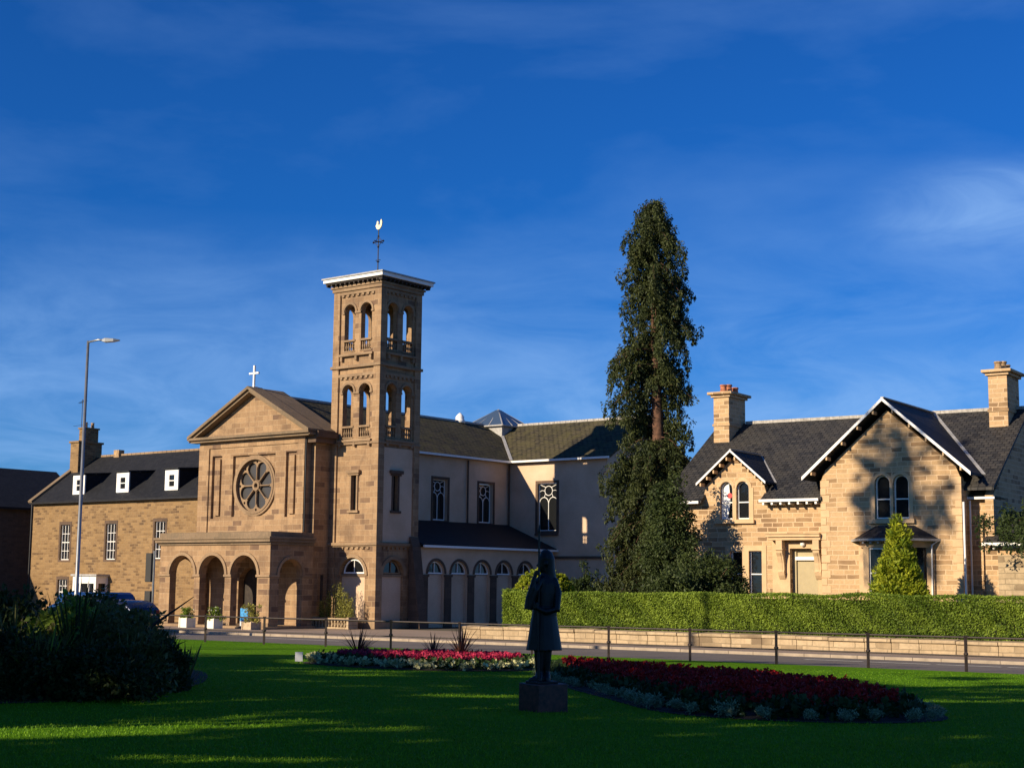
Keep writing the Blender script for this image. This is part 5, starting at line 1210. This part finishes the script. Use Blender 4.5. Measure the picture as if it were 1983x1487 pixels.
def spiky(name, x, y, h, n, m, label, spread=.8, wd=.05, group=None, zoff=0.):
    e_ = empty(name, (x, y, zat(x, y)+zoff), 0, label, 'plant', group); V = []; Fc = []; tn_ = []
    for i in range(n):
        th_ = random.random()*6.28; le = random.uniform(.1, spread); L_ = h*random.uniform(.75, 1.1); px_, py_ = math.cos(th_), math.sin(th_); k0 = len(V); wv_ = wd*random.uniform(.7, 1.1); cv = random.uniform(.0, .5)*le
        for j in range(6):
            t_ = j/5; r0 = L_*t_*math.sin(le)+L_*cv*t_**3*.4; z0 = L_*t_*math.cos(le)-L_*cv*t_**3*.6; ww = wv_*(1-t_)**.6*(.5+t_ if t_ < .3 else 1)*.5
            V += [(px_*r0-py_*ww, py_*r0+px_*ww, z0), (px_*r0+py_*ww, py_*r0-px_*ww, z0)]
        for j in range(5): Fc.append((k0+2*j, k0+2*j+1, k0+2*j+3, k0+2*j+2)); tn_.append(random.random())
    me = bpy.data.meshes.new('leaves'); me.from_pydata(V, [], Fc); a = me.attributes.new('tone', 'FLOAT', 'FACE'); a.data.foreach_set('value', tn_); me.materials.append(m)
    o = bpy.data.objects.new('leaves', me); COL.objects.link(o); o.parent = e_
    s_ = MB(); s_.cyl((0, 0), .05, -.2, .12, 8, .04); s_.build('stem', M['bark'], e_); return e_
spiky('cordyline', -3.75, 37.6, .85, 46, M['cordyline'], 'spiky dark red cordyline, leftmost of the three in the far flower bed', 1.0, .045, 'cordylines in the far bed', .16)
spiky('cordyline', -1.95, 38.8, .62, 34, M['cordyline'], 'smallest spiky cordyline, between the other two in the far flower bed', .9, .04, 'cordylines in the far bed', .16)
spiky('cordyline', -1.2, 37.6, .92, 46, M['cordyline'], 'spiky dark red cordyline nearest the statue in the far flower bed', 1.0, .045, 'cordylines in the far bed', .16)
# (marker card) in the lawn
x, y = -4.98, 36.0; mk = empty('plant_marker', (x, y, zat(x, y)), 0, 'small pale square card on a peg at the left tip of the far flower bed', 'sign')
MB().box(-.09, .09, -.008, .008, .05, .27).build('card', M['signwhite'], mk, .003); MB().box(-.012, .012, .01, .025, -.05, .2).build('peg', M['timber'], mk)

# ---------------------------------------------------------------- dark shrubbery at left
sb_ = [(-11, 19.3), (-7.5, 19.2), (-5.6, 20.2), (-4.9, 22.6), (-5.1, 26), (-6.2, 31), (-9, 34), (-16, 34), (-17, 24)]
_, P3 = soil('soil', sb_, '')
shrub('leafy_shrub', -6.45, 22.2, .7, .7, 1.15, M['lime'], 'light green leafy shrub on the left of the dark planting', 'bush', 130, 50, .11, cr=.2, shape='dome', wild=.3)
shrub('dark_shrub', -7.6, 22.6, .8, .8, 1.25, M['dark'], 'tallest dark shrub at the far left edge of the planting', 'bush', 130, 60, .10, cr=.22, wild=.35)
shrub('olive_shrub', -5.75, 22.0, .65, .7, 1.05, M['olive'], 'olive brown shrub in the middle of the dark planting', 'bush', 140, 50, .10, cr=.2, wild=.35)
shrub('low_shrub', -5.25, 22.8, .35, .6, .6, M['dark'], 'low dark shrub at the right end of the planting', 'bush', 110, 60, .08, cr=.18, wild=.25)
shrub('front_shrub', -5.55, 20.7, .7, .5, .6, M['dark'], 'low near-black shrub along the front of the planting', 'bush', 140, 60, .08, cr=.2, wild=.25)
shrub('front_shrub', -6.8, 20.6, .9, .6, .75, M['dark'], 'near-black shrub at the front left corner of the planting', 'bush', 140, 60, .08, cr=.2, wild=.25)
shrub('rear_shrub', -7.3, 26.5, 1.1, .9, 1.25, M['olive'], 'brownish shrub at the back of the planting below the bay window', 'bush', 160, 50, .11, cr=.25, wild=.35)
spiky('cordyline', -6.1, 21.4, 1.6, 26, M['dark'], 'tall dark sword-leaved plant in the middle of the left planting', .5, .07, None)
e_ = spiky('cordyline', -5.75, 23.2, 1.3, 22, M['dark'], 'dark sword-leaved plant with one long leaf leaning right in the left planting', .9, .07, None)
m_ = MB(); m_.tube([(0, 0, .6), (.3, 0, .95), (.9, 0, 1.38)], [.03, .028, .006], 6); m_.build('long_leaf', M['timber'], e_)
for (x_, y_, h_, n_, mm_, lb_) in ((-6.9, 21.2, 1.35, 34, 'olive', 'arching brown grass clump behind the front left shrub'), (-6.35, 20.7, 1.15, 40, 'lime', 'light green strappy plant in the left half of the dark planting'), (-5.35, 21.3, 1.0, 40, 'olive', 'short arching grass clump right of the middle of the dark planting'), (-7.4, 21.6, 1.45, 30, 'dark', 'dark strappy plant by the left edge of the photo'), (-5.0, 23.6, .75, 40, 'olive', 'low tufted grass at the right tip of the dark planting')):
    spiky('strappy_plant', x_, y_, h_, n_, M[mm_], lb_, .75, .05, 'strappy plants in the left planting')
P = smooth_poly([(-8.5, 19.6), (-5.8, 20.3), (-5.1, 22.6), (-5.4, 25.5), (-7.5, 28)])
mass('ornamental_grass', 'dark feathery grasses filling the left planting', fill(P, 420, .05), .1, .75, M['olive'], 26, .16, .26, 'grass', .10, -2.0)

# ---------------------------------------------------------------- grass blades near the camera
n = 150000
yy = 12.3+(RNG.random(n)**1.6)*27; xx = (RNG.random(n)*2-1)*yy*.37
ww = xx*gv.x+yy*gv.y; keep = ww < 40.2
for Pp in (P1, P2): 
    from_ = np.array([inside(Pp, a, b) if keep[i] and 18 < b < 43 else False for i, (a, b) in enumerate(zip(xx, yy))]); keep &= ~from_
xx, yy, ww = xx[keep], yy[keep], ww[keep]; n = len(xx); zg = np.interp(ww, PW, PZ); hh = .022+.022*RNG.random(n)
D_ = RNG.normal(size=(n, 3))*.45; D_[:, 2] = 1
o = cards('grass', np.stack([xx, yy, zg+hh*.3], 1), D_, hh, M['grassblade'], None, None, .25); tag(o, 'short mown grass blades over the lawn', 'grass', None, 'stuff')
